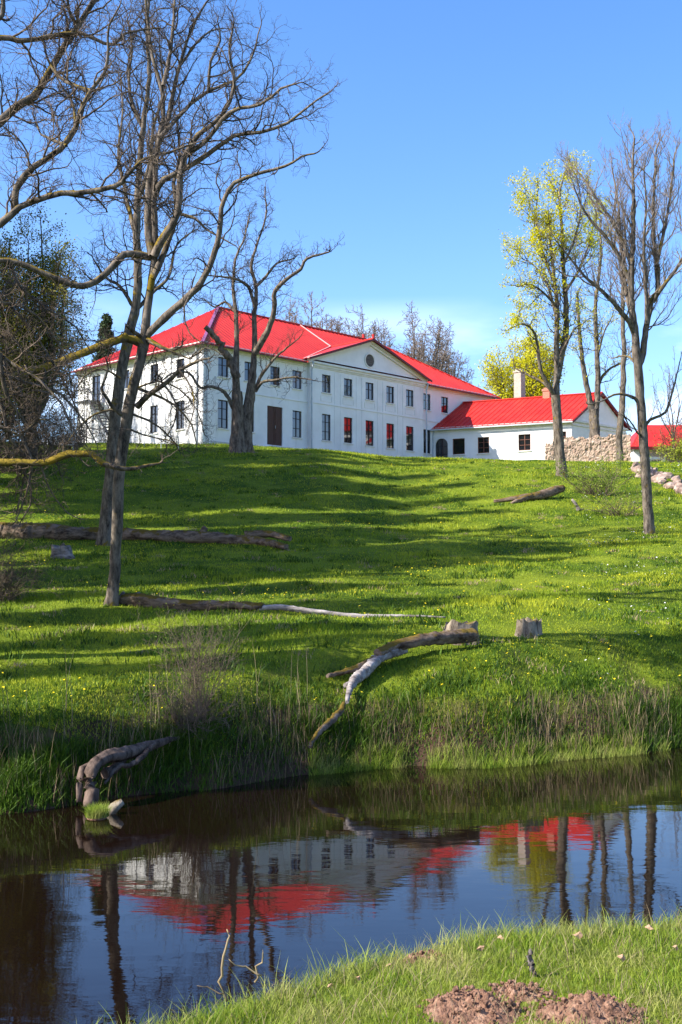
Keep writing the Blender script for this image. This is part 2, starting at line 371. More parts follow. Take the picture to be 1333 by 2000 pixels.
def frame_window(parent, o, dx, out, a, b_, c_, d, fm='frame', cols=2, rows=(.34, .7), depth=.13, sill=True, fw=.07, label=None):
    o = Vector(o); dx = Vector(dx).normalized(); out = Vector(out); Z = Vector((0, 0, 1)); W = b_ - a; H = d - c_
    c0 = o + dx * (a + b_) / 2 + Z * (c_ + d) / 2 - out * depth
    m_ = MB(); e = .004
    def bb(cx, cz, w_, h_, t): m_.obox(c0 + dx * cx + Z * cz, dx * w_ / 2, Z * h_ / 2, out * t / 2)
    bb(-W / 2 + fw / 2, 0, fw, H - e, .08); bb(W / 2 - fw / 2, 0, fw, H - e, .08)
    bb(0, H / 2 - fw / 2, W - 2 * fw, fw, .08); bb(0, -H / 2 + fw / 2, W - 2 * fw, fw, .08)
    for k in range(1, cols): bb(-W / 2 + W * k / cols, 0, .06, H - 2 * fw, .07)
    for r in rows: bb(0, -H / 2 + H * r, W - 2 * fw, .045, .06)
    wo_ = m_.build('window', fm, parent)
    if label: wo_['label'] = label
    g = MB(); g.obox(c0 - out * .02, dx * (W / 2 - fw / 2), Z * (H / 2 - fw / 2), out * .008); g.build('pane', 'glass', wo_)
    if sill:
        s = MB(); s.obox(o + dx * (a + b_) / 2 + Z * (c_ - .055) + out * .03, dx * (W / 2 + .08), Z * .05, out * .07); s.build('sill', 'trim', wo_)
    return wo_

BASE = 14.2
ANG = math.atan2(.717, .697)
manor = empty('manor_house', (-11.1, 94, BASE), 'long white two storey manor with red hipped roof and pediment on the hilltop', 'manor', rz=ANG)
ML, MW, EZ, RZ_ = 38.7, 18.0, 8.3, 14.0
SL = (RZ_ - EZ) / 9.0
RS0, RS1, RP = 11.7, 27.0, .35
ww = .54
lowz, upz = (1.45, 3.78), (5.7, 7.3)
fwin = [2.1, 4.95, 7.85, 10.45]; pwin = [13.7, 16.5, 19.35, 22.2, 25.0]; rwin = [27.95, 30.7]
wl = MB()
hl = []
for s_ in fwin:
    hl.append((s_ - ww, s_ + ww, *upz))
    if s_ != 7.85: hl.append((s_ - ww, s_ + ww, *lowz))
door_h = (7.85 - .88, 7.85 + .88, .55, 3.87); hl.append(door_h)
X_, O_ = (1, 0, 0), (0, -1, 0)
wall_panel(wl, (0, 0, 0), X_, RS0, -1.5, EZ, hl, O_)
hp = [(s_ - ww - RS0, s_ + ww - RS0, *zz) for s_ in pwin for zz in (upz, lowz)]
wall_panel(wl, (RS0, -RP, 0), X_, RS1 - RS0, -1.5, EZ, hp, O_)
wl.poly([(RS0, 0, -1.5), (RS0, -RP, -1.5), (RS0, -RP, EZ), (RS0, 0, EZ)]); wl.poly([(RS1, 0, -1.5), (RS1, -RP, -1.5), (RS1, -RP, EZ), (RS1, 0, EZ)])
hr = [(27.95 - ww - RS1, 27.95 + ww - RS1, *upz), (27.95 - ww - RS1, 27.95 + ww - RS1, *lowz), (30.7 - ww - RS1, 30.7 + ww - RS1, *upz)]
wall_panel(wl, (RS1, 0, 0), X_, ML - RS1, -1.5, EZ, hr, O_)
# tympanum
PA = 10.95
wl.poly([(RS0, -RP + .02, EZ + .2), (RS1, -RP + .02, EZ + .2), ((RS0 + RS1) / 2, -RP + .02, PA)])
# left side wall (local -x), right and back walls
lw_s = [2.95, 6.5, 10.6]
OL = (-1, 0, 0); XL = (0, 1, 0)
hleft = [(s_ - ww, s_ + ww, *zz) for s_ in lw_s for zz in (upz, lowz)] + [(14.4, 15.7, 5.0, 7.4)]
wall_panel(wl, (0, 0, 0), XL, MW, -1.5, EZ, hleft, OL)
wl.poly([(ML, 0, -1.5), (ML, MW, -1.5), (ML, MW, EZ), (ML, 0, EZ)]); wl.poly([(0, MW, -1.5), (ML, MW, -1.5), (ML, MW, EZ), (0, MW, EZ)])
wl.build('wall', 'plaster', manor)
# pilasters, belt courses, panels
tr = MB()
for s_ in (.45, 4.72 + .0): pass
tr.box(-.06, .75, -.07, -.003, -1.5, EZ - .55)
def strip(x0, x1, y, z0, z1, t=.05): tr.box(x0, x1, y - t, y - .003, z0, z1)
strip(.76, RS0, 0, 4.62, 4.74, .06); strip(RS0, RS1, -RP, 4.62, 4.74, .06); strip(RS1, ML, 0, 4.62, 4.74, .06)
for s_ in pwin:                                   # recessed panels and thin window surrounds
    for z0 in (4.90,):
        for (a, b_, c_, d) in ((s_ - .7, s_ + .7, z0, z0 + .04), (s_ - .7, s_ + .7, z0 + .5, z0 + .54), (s_ - .7, s_ - .66, z0 + .04, z0 + .5), (s_ + .66, s_ + .7, z0 + .04, z0 + .5)):
            strip(a, b_, -RP, c_, d, .03)
for k in range(4):
    xx = (pwin[k] + pwin[k + 1]) / 2
    for w_ in (-.62, .62): strip(xx + w_ * .6 - .025, xx + w_ * .6 + .025, -RP, .6, 4.6, .03); strip(xx + w_ * .6 - .025, xx + w_ * .6 + .025, -RP, 4.76, 7.6, .03)
for yy_ in (3.9 + .6, 8.6, 12.6, 17.2): tr.box(-.10, -.003, yy_ - .35, yy_ + .35, -1.5, EZ - .55)
tr.box(-.11, -.003, .0, .72, -1.5, EZ - .55)
tr.build('pilaster', 'plaster', manor)
co = MB()                                          # cornice under the eaves, three steps
for i, (z0, z1, t) in enumerate(((EZ - .52, EZ - .40, .08), (EZ - .40, EZ - .2, .16), (EZ - .2, EZ - .02, .3))):
    co.box(-t, RS0 - t - .01, -t, -.004, z0, z1); co.box(RS1 + t + .01, ML + t, -t, -.004, z0, z1)
    co.box(RS0 - t, RS1 + t, -RP - t, -RP - .004, z0, z1)
    co.box(-t, -.004, .001, MW + t, z0, z1)
co.build('cornice', 'trim', manor)
rk = MB()                                          # raking cornice of the pediment
mid = (RS0 + RS1) / 2
for sx in (RS0 - .35, RS1 + .35):
    for (dz, t, h) in ((-.25, .16, .22), (-.06, .30, .2)):
        a = Vector((sx, -RP - t / 2, EZ + .22 + dz)); b_ = Vector((mid, -RP - t / 2, PA + .16 + dz)); rk.bar(a, b_, t, h)
rk.build('pediment_moulding', 'trim', manor)
rw = MB(); rr_ = .58; cz_ = 9.35; N = 28
ring = []
for i in range(N):
    a = 2 * math.pi * i / N; ring.append((math.cos(a), math.sin(a)))
for i in range(N):
    (c0_, s0_), (c1_, s1_) = ring[i], ring[(i + 1) % N]
    for (ra, rb, y0, y1) in ((rr_, rr_ + .1, -RP - .06, -RP - .06), (rr_, rr_, -RP - .06, -RP + .0), (rr_ + .1, rr_ + .1, -RP - .06, -RP)):
        rw.poly([(mid + ra * c0_, y0, cz_ + ra * s0_), (mid + ra * c1_, y0, cz_ + ra * s1_), (mid + rb * c1_, y1, cz_ + rb * s1_), (mid + rb * c0_, y1, cz_ + rb * s0_)])
rwo = rw.build('round_window', 'trim', manor)
rp_ = MB(); rp_.poly([(mid + rr_ * c_, -RP - .012, cz_ + rr_ * s_) for c_, s_ in ring]); rp_.build('louvre', simple('louvre_grey', [(.4, (.07, .06, .05)), (.6, (.13, .115, .10))], 1.5, .8, .2, .02, (1, 1, 14)), rwo)
# roof
ro = MB(); ov = .5; ze = EZ - ov * SL + .1; RT = RZ_ + .1
A0, A1, A2, A3 = (-ov, -ov, ze), (ML + ov, -ov, ze), (ML + ov, MW + ov, ze), (-ov, MW + ov, ze)
R0, R1 = (9, 9, RT), (ML - 9, 9, RT)
ro.poly([A0, A1, R1, R0]); ro.poly([A1, A2, R1]); ro.poly([A2, A3, R0, R1]); ro.poly([A3, A0, R0])
for i in range(int((ML + 2 * ov) / .55)):          # standing seams, real ribs
    x = -ov + .275 + i * .55; nmax = min(9, x, ML - x)
    if nmax < .3: continue
    if RS0 - .3 < x < RS1 + .3:
        ys = max(0, (PA - abs(x - mid) * (PA - EZ) / (mid - RS0) - EZ) / SL) + .15
    else: ys = -ov + .02
    if ys < nmax - .2: ro.bar((x, ys, EZ + .1 + ys * SL + .01), (x, nmax - .02, EZ + .1 + nmax * SL + .01), .045, .05)
for i in range(int((MW + 2 * ov) / .55)):
    y = -ov + .275 + i * .55; nmax = min(9, y, MW - y)
    if nmax > .3: ro.bar((-ov + .02, y, ze + .015), (nmax - .02, y, EZ + .1 + nmax * SL + .01), .045, .05)
fz = -RP - .55; hb = (PA + .3 - (EZ + .2)) / (mid - RS0 + .3)
ro2z = lambda x: PA + .34 - abs(x - mid) * hb
xl, xr = RS0 - .65, RS1 + .65
for sx, x_e in ((-1, xl), (1, xr)):
    yb = (PA + .34 - EZ - .1) / SL; yb2 = (ro2z(x_e) - EZ - .1) / SL
    ro.poly([(x_e, fz, ro2z(x_e)), (mid, fz, PA + .34), (mid, yb, PA + .34), (x_e, yb2 - .02, ro2z(x_e))])
    for k in range(15):
        x = mid + sx * (.3 + k * .52); y2 = (ro2z(x) - EZ - .1) / SL
        if y2 > fz + .2: pass
roof = ro.build('roof', 'roof', manor)
cap = MB()
cap.bar((0 - ov, -ov, ze + .04), (9, 9, RT + .06), .26, .12)
cap.build('hip_cap', 'hipcap', roof)
cap = MB(); cap.bar((9, 9, RT + .03), (ML - 9, 9, RT + .03), .3, .12); cap.bar((ML + ov, -ov, ze + .03), (ML - 9, 9, RT + .03), .3, .1)
cap.bar((mid, fz, PA + .37), (mid, (PA + .34 - EZ - .1) / SL, PA + .37), .3, .1)
cap.tube([(mid + 9.4, 9.2, RT), (mid + 9.4, 9.2, RT + .55)], .16); cap.tube([(mid + .1, fz + .15, PA + .3), (mid + .1, fz + .15, PA + .8)], .14); cap.box(mid + .9, mid + 1.6, 1.6, 2.1, PA - .2, PA + .45)
cap.build('ridge_cap', 'roof', roof)
cap = MB(); yj = (PA + .34 - EZ - .1) / SL; cap.bar((mid - .05, yj + .1, PA + .46), (mid - .05, 8.85, RT + .01), .12, .07); cap.bar((xl + .2, .0, EZ + .18), (mid - .15, yj, PA + .42), .1, .06)
cap.build('valley_seam', 'roof_seam', roof)
fa = MB()
for sx in (xl, xr): fa.bar((sx, fz - .03, ro2z(sx) - .07), (mid, fz - .03, PA + .34 - .07), .05, .2)
fa.build('verge_board', 'roof_edge', roof)
gu = MB(); gu.bar((-ov, -ov - .06, ze - .05), (xl, -ov - .06, ze - .05), .13, .12); gu.build('gutter', 'roof_edge', manor); gu = MB(); gu.bar((xr, -ov - .06, ze - .05), (ML + ov, -ov - .06, ze - .05), .13, .12); gu.build('gutter', 'roof_edge', manor); gu = MB(); gu.bar((-ov - .06, -ov, ze - .05), (-ov - .06, MW + ov, ze - .05), .13, .12); gu.build('gutter', 'roof_edge', manor)

so_ = MB(); so_.poly([(-ov, -ov, ze - .02), (ML + ov, -ov, ze - .02), (ML + ov, 0, ze - .02), (-ov, 0, ze - .02)]); so_.poly([(-ov, 0, ze - .02), (0, 0, ze - .02), (0, MW, ze - .02), (-ov, MW, ze - .02)])
so_.build('soffit', 'trim', manor)
for x, y, zt in ((RS0 + .0, -RP - .32, EZ - .1), (RS1 + .25, -RP - .3, EZ - .1), (.3, -.22, EZ - .2), (28.75, -.2, 3.9)):
    dp = MB(); dp.tube([(x, y - .1, zt), (x, y + .02, zt - .45), (x, y + .12, zt - .7), (x, y + .12, -.6)], .075); dp.build('drainpipe', 'metal', manor)
dp = MB(); dp.tube([(-.36, .55, EZ - .2), (-.3, .55, EZ - .6), (-.2, .55, EZ - .9), (-.2, .55, -.4)], .075); dp.build('drainpipe', 'metal', manor)
for s_ in fwin:
    frame_window(manor, (0, 0, 0), X_, O_, s_ - ww, s_ + ww, *upz, rows=(.6,))
    if s_ != 7.85: frame_window(manor, (0, 0, 0), X_, O_, s_ - ww, s_ + ww, *lowz)
for s_ in pwin:
    frame_window(manor, (0, -RP, 0), X_, O_, s_ - ww, s_ + ww, *upz, rows=(.6,)); frame_window(manor, (0, -RP, 0), X_, O_, s_ - ww, s_ + ww, *lowz)
frame_window(manor, (0, 0, 0), X_, O_, 27.95 - ww, 27.95 + ww, *upz, rows=(.6,)); frame_window(manor, (0, 0, 0), X_, O_, 27.95 - ww, 27.95 + ww, *lowz); frame_window(manor, (0, 0, 0), X_, O_, 30.7 - ww, 30.7 + ww, *upz, rows=(.6,))
for s_ in lw_s:
    frame_window(manor, (0, 0, 0), XL, OL, s_ - ww, s_ + ww, *upz, rows=(.6,)); frame_window(manor, (0, 0, 0), XL, OL, s_ - ww, s_ + ww, *lowz)
frame_window(manor, (0, 0, 0), XL, OL, 14.4, 15.7, 5.0, 7.4, rows=(.3, .75), sill=False, label='glazed upper door at the head of the iron stairs')
dd = MB(); dd.box(door_h[0], 7.83, .10, .16, .55, 3.87); dd.box(7.87, door_h[1], .10, .16, .55, 3.87)
for x0, x1 in ((door_h[0] + .12, 7.73), (7.97, door_h[1] - .12)):
    for z0, z1 in ((.75, 1.6), (1.75, 2.6), (2.75, 3.7)): dd.box(x0, x1, .075, .098, z0, z1)
dd.box(7.83, 7.87, .08, .15, .55, 3.87)
do = dd.build('door', 'door', manor); dh = MB(); dh.tube([(7.95, .04, 2.0), (7.95, .04, 2.25)], .02); dh.build('handle', 'metal', do)
st = MB(); st.box(6.7, 9.0, -1.0, -.005, -.4, .35); st.box(6.5, 9.2, -1.4, -1.0, -.4, .15); st.build('doorstep', 'stoneband', manor)
pl = MB(); pl.box(.76, 6.6, -.09, -.004, -1.5, .32); pl.build('plinth', 'stoneband', manor); pl = MB(); pl.box(9.1, RS0 - .01, -.06, -.004, -1.5, .2); pl.build('plinth', 'stoneband', manor)
ir = MB()                                          # outside iron stair on the left side
for xo in (-.5, -1.5):
    ir.bar((xo, 14.0, 4.95), (xo, 9.6, .1), .08, .22)
    ir.bar((xo, 14.0, 5.95), (xo, 9.6, 1.1), .05); 
    for k in range(6): t_ = k / 5; yy_ = 14.0 - 4.4 * t_; zz_ = 4.95 - 4.85 * t_; ir.bar((xo, yy_, zz_), (xo, yy_, zz_ + 1), .045)
for k in range(17): t_ = k / 17; ir.box(-1.46, -.54, 13.8 - 4.4 * t_ - .14, 13.8 - 4.4 * t_ + .14, 4.82 - 4.85 * t_, 4.87 - 4.85 * t_)
ir.box(-1.6, -.12, 14.1, 16.2, 4.85, 4.93)
for p_ in ((-1.55, 14.15), (-1.55, 16.15)): ir.bar((*p_, -.5), (*p_, 5.95), .07)
ir.bar((-1.55, 14.15, 5.93), (-1.55, 16.15, 5.93), .05)
ir.build('iron_stairs', 'iron', manor)

# ---- wing
W0 = Vector((9.0, 114.7, 0)); W1 = Vector((21.4, 108.6, 0)); W2 = Vector((28.0, 115.0, 0)); W3 = W0 + (W2 - W1)
wing = empty('annex_wing', (W1.x, W1.y, BASE), 'low white wing with red gabled roof and two chimneys joined to the manor', 'building')
o0 = W0 - W1; dl = (W1 - W0).normalized(); LEN = (W1 - W0).length; dg = (W2 - W1).normalized(); GW = (W2 - W1).length
ol = Vector((dl.y, -dl.x, 0)); og = Vector((dg.y, -dg.x, 0))
WE, WR = 4.0, 6.95
ww_ = MB()
wh = [(2.05, 3.3, 1.3, 2.85), (4.62, 5.78, 1.3, 2.85), (8.68, 9.88, 1.35, 2.9), (12.2, 13.3, 1.5, 2.95)]
arch = (.25, 1.55, .15, 2.95)
wall_panel(ww_, o0, dl, LEN, -1.5, WE, wh + [arch], ol)
ar = .65; ac = (arch[0] + arch[1]) / 2; az = arch[3] - ar; K = 10
for sgn in (-1, 1):                                  # spandrels that turn the opening into an arch
    prev = None
    for k in range(K + 1):
        a = math.pi / 2 * k / K; x = ac + sgn * ar * math.cos(a); z = az + ar * math.sin(a)
        p0 = o0 + dl * x + Vector((0, 0, z)); p1 = o0 + dl * x + Vector((0, 0, arch[3]))
        if prev: ww_.poly([prev[0], p0, p1, prev[1]]); ww_.poly([prev[0], p0, p0 - ol * .2, prev[0] - ol * .2])
        prev = (p0, p1)
wall_panel(ww_, Vector((0, 0, 0)), dg, GW, -1.5, WE, [], og)
ww_.poly([Vector((0, 0, WE)), dg * GW + Vector((0, 0, WE)), dg * GW / 2 + Vector((0, 0, WR))])
ww_.poly([W2 - W1 + Vector((0, 0, -1.5)), W3 - W1 + Vector((0, 0, -1.5)), W3 - W1 + Vector((0, 0, WE)), W2 - W1 + Vector((0, 0, WE))])
ww_.build('wall', 'plaster', wing)
for h in wh: frame_window(wing, o0, dl, ol, *h, fm='frame_brown', cols=2 if h[0] > 3 else 1, rows=(.34, .67) if h[0] > 3 else ())
aw = frame_window(wing, o0, dl, ol, *arch, fm='frame', cols=2, rows=(.45, .72), depth=.22, sill=False, label='arched glazed doorway beside the manor corner')
wr = MB(); oh = .4; sl = (WR - WE) / (GW / 2)
e0 = o0 - dg * oh + Vector((0, 0, WE + .08 - oh * sl)); e1 = Vector((0, 0, 0)) + dl * .35 - dg * oh + Vector((0, 0, WE + .08 - oh * sl))
r0 = o0 + dg * GW / 2 + Vector((0, 0, WR + .08)); r1 = dl * .35 + dg * GW / 2 + Vector((0, 0, WR + .08))
b0 = o0 + dg * (GW + oh) + Vector((0, 0, WE + .08 - oh * sl)); b1 = dl * .35 + dg * (GW + oh) + Vector((0, 0, WE + .08 - oh * sl))
wr.poly([e0, e1, r1, r0]); wr.poly([r0, r1, b1, b0])
k = 0.3
while k < LEN + .3:
    wr.bar(e0 + dl * k + Vector((0, 0, .015)), r0 + dl * k + Vector((0, 0, .015)), .045, .05); k += .55
wro = wr.build('roof', 'roof', wing)
rc = MB(); rc.bar(r0 + Vector((0, 0, .03)), r1 + Vector((0, 0, .03)), .3, .1); rc.build('ridge_cap', 'roof', wro)
vb = MB(); up_ = Vector((0, 0, -.08)); vb.bar(e1 + up_ + dl * .02, r1 + up_ + dl * .02, .05, .2); vb.bar(r1 + up_ + dl * .02, b1 + up_ + dl * .02, .05, .2); vb.build('verge_board', 'roof_edge', wro)
wc = MB()
cc = o0 + ol * .09; wc.obox((o0 + Vector((0, 0, 0))) / 2 + ol * .09 + Vector((0, 0, WE - .12)), dl * (LEN / 2), ol * .085, Vector((0, 0, .12)))
wc.obox(dg * GW / 2 + og * .12 + Vector((0, 0, WE - .08)), dg * (GW / 2 + .1), og * .115, Vector((0, 0, .09)))
wc.obox(dg * GW / 2 + og * .06 + Vector((0, 0, WE - .45)), dg * (GW / 2), og * .055, Vector((0, 0, .06)))
wc.build('cornice', 'trim', wing)
wg = MB(); wg.bar(e0 + ol * .07 - Vector((0, 0, .06)), e1 + ol * .07 - Vector((0, 0, .06)), .12, .12); wg.build('gutter', 'metal', wing)
def chim(u, vt, along, back, w_, m_, cap_):
    p = r1 - dl * along + dg * back; top = P(u, vt, p.y + W1.y)[2] - BASE
    c_ = MB(); h0 = 3.5; c_.obox((p.x, p.y, (top + h0) / 2), dl * w_, dg * w_, Vector((0, 0, (top - h0) / 2)))
    c_.obox((p.x, p.y, top - .12), dl * (w_ + .06), dg * (w_ + .06), Vector((0, 0, .1)))
    c_.obox((p.x, p.y, top + .06), dl * (w_ - .06), dg * (w_ - .06), Vector((0, 0, .06)))
    return c_.build('chimney', m_, wro)
def along_for(u):
    best = min((abs((r1 + W1 - dl * a).x / (r1 + W1 - dl * a).y * F + 666.5 - u), a) for a in np.arange(0, 14, .05)); return best[1]
o_ = chim(1017, 724, along_for(1007), .9, .36, 'chimney', 1); o_['label'] = 'tall cream rendered chimney'
o_ = chim(1074, 760, along_for(1074), .0, .34, 'brick', 1); o_['label'] = 'short orange brick chimney'

# ---- far right cottage
hx, hy = 31.0, 124.0
cot = empty('red_roof_cottage', (hx, hy, BASE), 'cottage with red roof and tan front wall at far right', 'house')
ch = MB(); CL_, CW_, CE, CRR = 22.0, 9.0, 3.3, 6.2
wall_panel(ch, (1.0, 0, 0), (1, 0, 0), CL_ - 1, -1, CE, [(.7, 1.9, .9, 1.9), (4.5, 5.7, .9, 1.9), (9, 10.2, .9, 1.9)], (0, -1, 0))
ch.poly([(0, CW_, -1), (CL_, CW_, -1), (CL_, CW_, CE), (0, CW_, CE)]); ch.poly([(CL_, 0, -1), (CL_, CW_, -1), (CL_, CW_, CE), (CL_, 0, CE)])
ch.build('wall', 'tan', cot)
cw = MB(); cw.box(0, 1.0, -.03, .05, -1, CE); cw.poly([(0, 0, -1), (0, CW_, -1), (0, CW_, CE), (0, 0, CE)]); cw.box(1.25, 1.68, -.04, -.004, .6, 2.2); cw.box(2.92, 3.3, -.04, -.004, .6, 2.2); cw.box(1.68, 2.92, -.04, -.004, 1.92, 2.2)
o_ = cw.build('wall_corner', 'plaster', cot); o_['label'] = 'white plastered corner and window surround'
for a in (.7, 4.5, 9): frame_window(cot, (1.0, 0, 0), (1, 0, 0), (0, -1, 0), a, a + 1.2, .9, 1.9, fm='frame_white', cols=3, rows=(.5,))
cr_ = MB(); o2 = .5; z_ = CE - .1
c0_, c1_, c2_, c3_ = (-o2, -o2, z_), (CL_ + o2, -o2, z_), (CL_ + o2, CW_ + o2, z_), (-o2, CW_ + o2, z_); q0, q1 = (2.2, CW_ / 2, CRR), (CL_ - 2.2, CW_ / 2, CRR)
cr_.poly([c0_, c1_, q1, q0]); cr_.poly([c1_, c2_, q1]); cr_.poly([c2_, c3_, q0, q1]); cr_.poly([c3_, c0_, q0])
cro = cr_.build('roof', 'roof', cot)
ce = MB(); ce.bar((-o2, -o2 - .05, z_ - .12), (CL_ + o2, -o2 - .05, z_ - .12), .08, .3); ce.box(-o2, CL_ + o2, -o2, 0, z_ - .06, z_ - .01); ce.build('eave_board', 'roof_edge', cro)
pp = MB(); pp.tube([(.75, -.5, z_ - .1), (.75, -.12, z_ - .5), (.75, -.12, -.6)], .08); pp.build('drainpipe', 'redpipe', cot)
# house beyond the frame whose sunlit wall is mirrored in the manor windows
nb = empty('neighbour_house', (36, 105.3, 17.9), 'white gabled house with red roof mirrored in the manor windows', 'house')
b_ = MB(); wall_panel(b_, (0, 7.2, 0), (0, -1, 0), 7.2, -6, 3.8, [(1.2, 2.4, 1.2, 2.7), (4.8, 6, 1.2, 2.7)], (-1, 0, 0))
b_.poly([(0, 0, -6), (9, 0, -6), (9, 0, 3.8), (4.5, 0, 7.5), (0, 0, 3.8)]); b_.poly([(0, 7.2, -6), (9, 7.2, -6), (9, 7.2, 3.8), (4.5, 7.2, 7.5), (0, 7.2, 3.8)]); b_.poly([(9, 0, -6), (9, 7.2, -6), (9, 7.2, 3.8), (9, 0, 3.8)]); b_.build('wall', 'plaster', nb)
b_ = MB(); b_.poly([(-.5, -.4, 3.45), (-.5, 7.6, 3.45), (4.5, 7.6, 7.6), (4.5, -.4, 7.6)]); b_.poly([(9.5, -.4, 3.45), (9.5, 7.6, 3.45), (4.5, 7.6, 7.6), (4.5, -.4, 7.6)]); b_.build('roof', 'roof', nb)
for a in (1.2, 4.8): frame_window(nb, (0, 7.2, 0), (0, -1, 0), (-1, 0, 0), a, a + 1.2, 1.2, 2.7)

# ---- rubble wall in front of the wing
def disp(p, s, a, seed=0): v_ = mnoise.noise_vector(Vector(p) * s + Vector((seed, seed * 2, 0))); return v_ * a
wa = P(1066, 905, 103.0); wb = P(1232, 905, 101.5)
wv = MB(); nxw = 190; hw = 34; a_ = Vector((wa[0], wa[1], 0)); b2 = Vector((wb[0], wb[1], 0)); dw = (b2 - a_); LW = dw.length; dwn = dw.normalized(); nw = Vector((dwn.y, -dwn.x, 0))
rows = []
for j in range(2 * hw + 1):
    for i in range(nxw + 1):
        t_ = i / nxw; x = a_ + dw * t_; g_ = gz1(x.x, x.y) - .5
        top = P(1100, 852 + 6 * mnoise.noise(Vector((t_ * 9, 3, 0))) + (2.5 if t_ < .75 else -2) - 3 * abs(mnoise.noise(Vector((t_ * 30, 1, 0)))), 102)[2] - (.5 if t_ < .1 else 0)
        jj = j if j <= hw else 2 * hw - j; side = 1 if j <= hw else -1
        z = g_ + (top - g_) * min(1, jj / (hw - 1)); th = .38 if jj < hw else 0
        p = Vector((x.x, x.y, z)) + nw * side * th
        p += disp(p, 1.3, .09, 3) + disp(p, 3.6, .075, 5) + disp(p, 8, .04, 7)
        wv.v.append(tuple(p))
for j in range(2 * hw):
    for i in range(nxw):
        k_ = j * (nxw + 1) + i; wv.f.append((k_, k_ + 1, k_ + nxw + 2, k_ + nxw + 1))
wv.f.append(tuple(j * (nxw + 1) + nxw for j in range(2 * hw + 1))); wv.f.append(tuple(j * (nxw + 1) for j in range(2 * hw, -1, -1)))
tag(wv.build('rubble_wall', 'rubble'), 'ruined tan rubble stone wall with ragged top in front of the wing gable', 'wall')

# ---- boulders
def blob(r, seed, sub=2, amp=.5, sc=1.1):
    import bmesh
    bm = bmesh.new(); bmesh.ops.create_icosphere(bm, subdivisions=sub, radius=1)
    for v_ in bm.verts:
        n_ = mnoise.noise_vector(v_.co * sc + Vector((seed * 7.1, seed * 3.3, seed))); v_.co += n_ * amp
        v_.co.x *= r[0]; v_.co.y *= r[1]; v_.co.z *= r[2]
    me = bpy.data.meshes.new('boulder'); bm.to_mesh(me); bm.free()
    return me
rs = random.Random(5)
bmesh_list = []
for k in range(6):
    me = blob((.42, .36, .3), k + 1); me.materials.append(M['boulder']); bmesh_list.append(me)
for i in range(34):
    t_ = i / 33; u = 1248 + t_ * 110 + rs.uniform(-6, 6); v = 918 + t_ * 46 + rs.uniform(-13, 12)
    g_ = G(u, v, 50); s_ = rs.uniform(.55, 1.25)
    o_ = bpy.data.objects.new('boulder', bmesh_list[i % 6]); COL.objects.link(o_); o_.location = (g_[0], g_[1], g_[2] + .1 * s_); o_.scale = (s_,) * 3; o_.rotation_euler = (rs.uniform(-.3, .3), rs.uniform(-.3, .3), rs.uniform(0, 6))
    tag(o_, 'pinkish grey boulder in the tumbled stone row on the right of the slope', 'stone', 'boulders of the tumbled stone row')

# ------------------------------------------------------------------ trees
class Tubes:
    def __init__(s): s.g = {}
    def add(s, pts, rad, sides):
        s.g.setdefault((len(pts), sides), []).append((pts, rad))
    def build(s, name, m_, parent, rough=0.0, seed=1):
        rng = np.random.default_rng(seed); V = []; Q = []; off = 0
        for (k, n_), lst in s.g.items():
            Pn = np.array([a for a, _ in lst], float); Rn = np.array([r for _, r in lst], float)
            T = np.empty_like(Pn); T[:, 1:-1] = Pn[:, 2:] - Pn[:, :-2]; T[:, 0] = Pn[:, 1] - Pn[:, 0]; T[:, -1] = Pn[:, -1] - Pn[:, -2]
            T /= np.linalg.norm(T, axis=2, keepdims=True) + 1e-9
            tot = Pn[:, -1] - Pn[:, 0]; ref = np.zeros_like(tot); ref[np.arange(len(tot)), np.argmin(np.abs(tot), axis=1)] = 1
            U = np.cross(T, ref[:, None, :]); U /= np.linalg.norm(U, axis=2, keepdims=True) + 1e-9; W = np.cross(T, U)
            a = np.arange(n_) * 2 * np.pi / n_
            R = Rn[:, :, None] * np.ones(n_)
            if rough and n_ >= 6:
                R = R * (1 + rough * rng.normal(size=R.shape) + rough * 1.2 * np.sin(a * 3 + rng.uniform(0, 6, (len(lst), 1, 1))))
            vv = Pn[:, :, None, :] + R[..., None] * (np.cos(a)[None, None, :, None] * U[:, :, None, :] + np.sin(a)[None, None, :, None] * W[:, :, None, :])
            N_ = len(lst); V.append(vv.reshape(-1, 3))
            base = off + np.arange(N_)[:, None, None] * (k * n_) + np.arange(k - 1)[None, :, None] * n_; j = np.arange(n_)[None, None, :]; j2 = (j + 1) % n_
            Q.append(np.stack([base + j, base + j2, base + n_ + j2, base + n_ + j], -1).reshape(-1, 4)); off += N_ * k * n_
        if not V: return None
        V = np.concatenate(V)
        if parent is not None: V = V - np.array(parent.location)
        return link(name, np_mesh(name, V, np.concatenate(Q), smooth=True), m_, parent)

def resample(pts, step, jit, rng):
    pts = np.array(pts, float)
    if len(pts) == 2: pts = np.array([pts[0], (pts[0] + pts[1]) / 2, pts[1]])
    out = []; n_ = len(pts)
    ext = np.vstack([2 * pts[0] - pts[1], pts, 2 * pts[-1] - pts[-2]])
    for i in range(n_ - 1):
        p0, p1, p2, p3 = ext[i], ext[i + 1], ext[i + 2], ext[i + 3]; k = max(2, int(np.linalg.norm(p2 - p1) / step))
        for t in np.arange(k) / k:
            out.append(.5 * (2 * p1 + (p2 - p0) * t + (2 * p0 - 5 * p1 + 4 * p2 - p3) * t * t + (3 * p1 - p0 - 3 * p2 + p3) * t ** 3))
    out.append(pts[-1]); out = np.array(out)
    out[1:-1] += rng.normal(size=(len(out) - 2, 3)) * jit
    return out

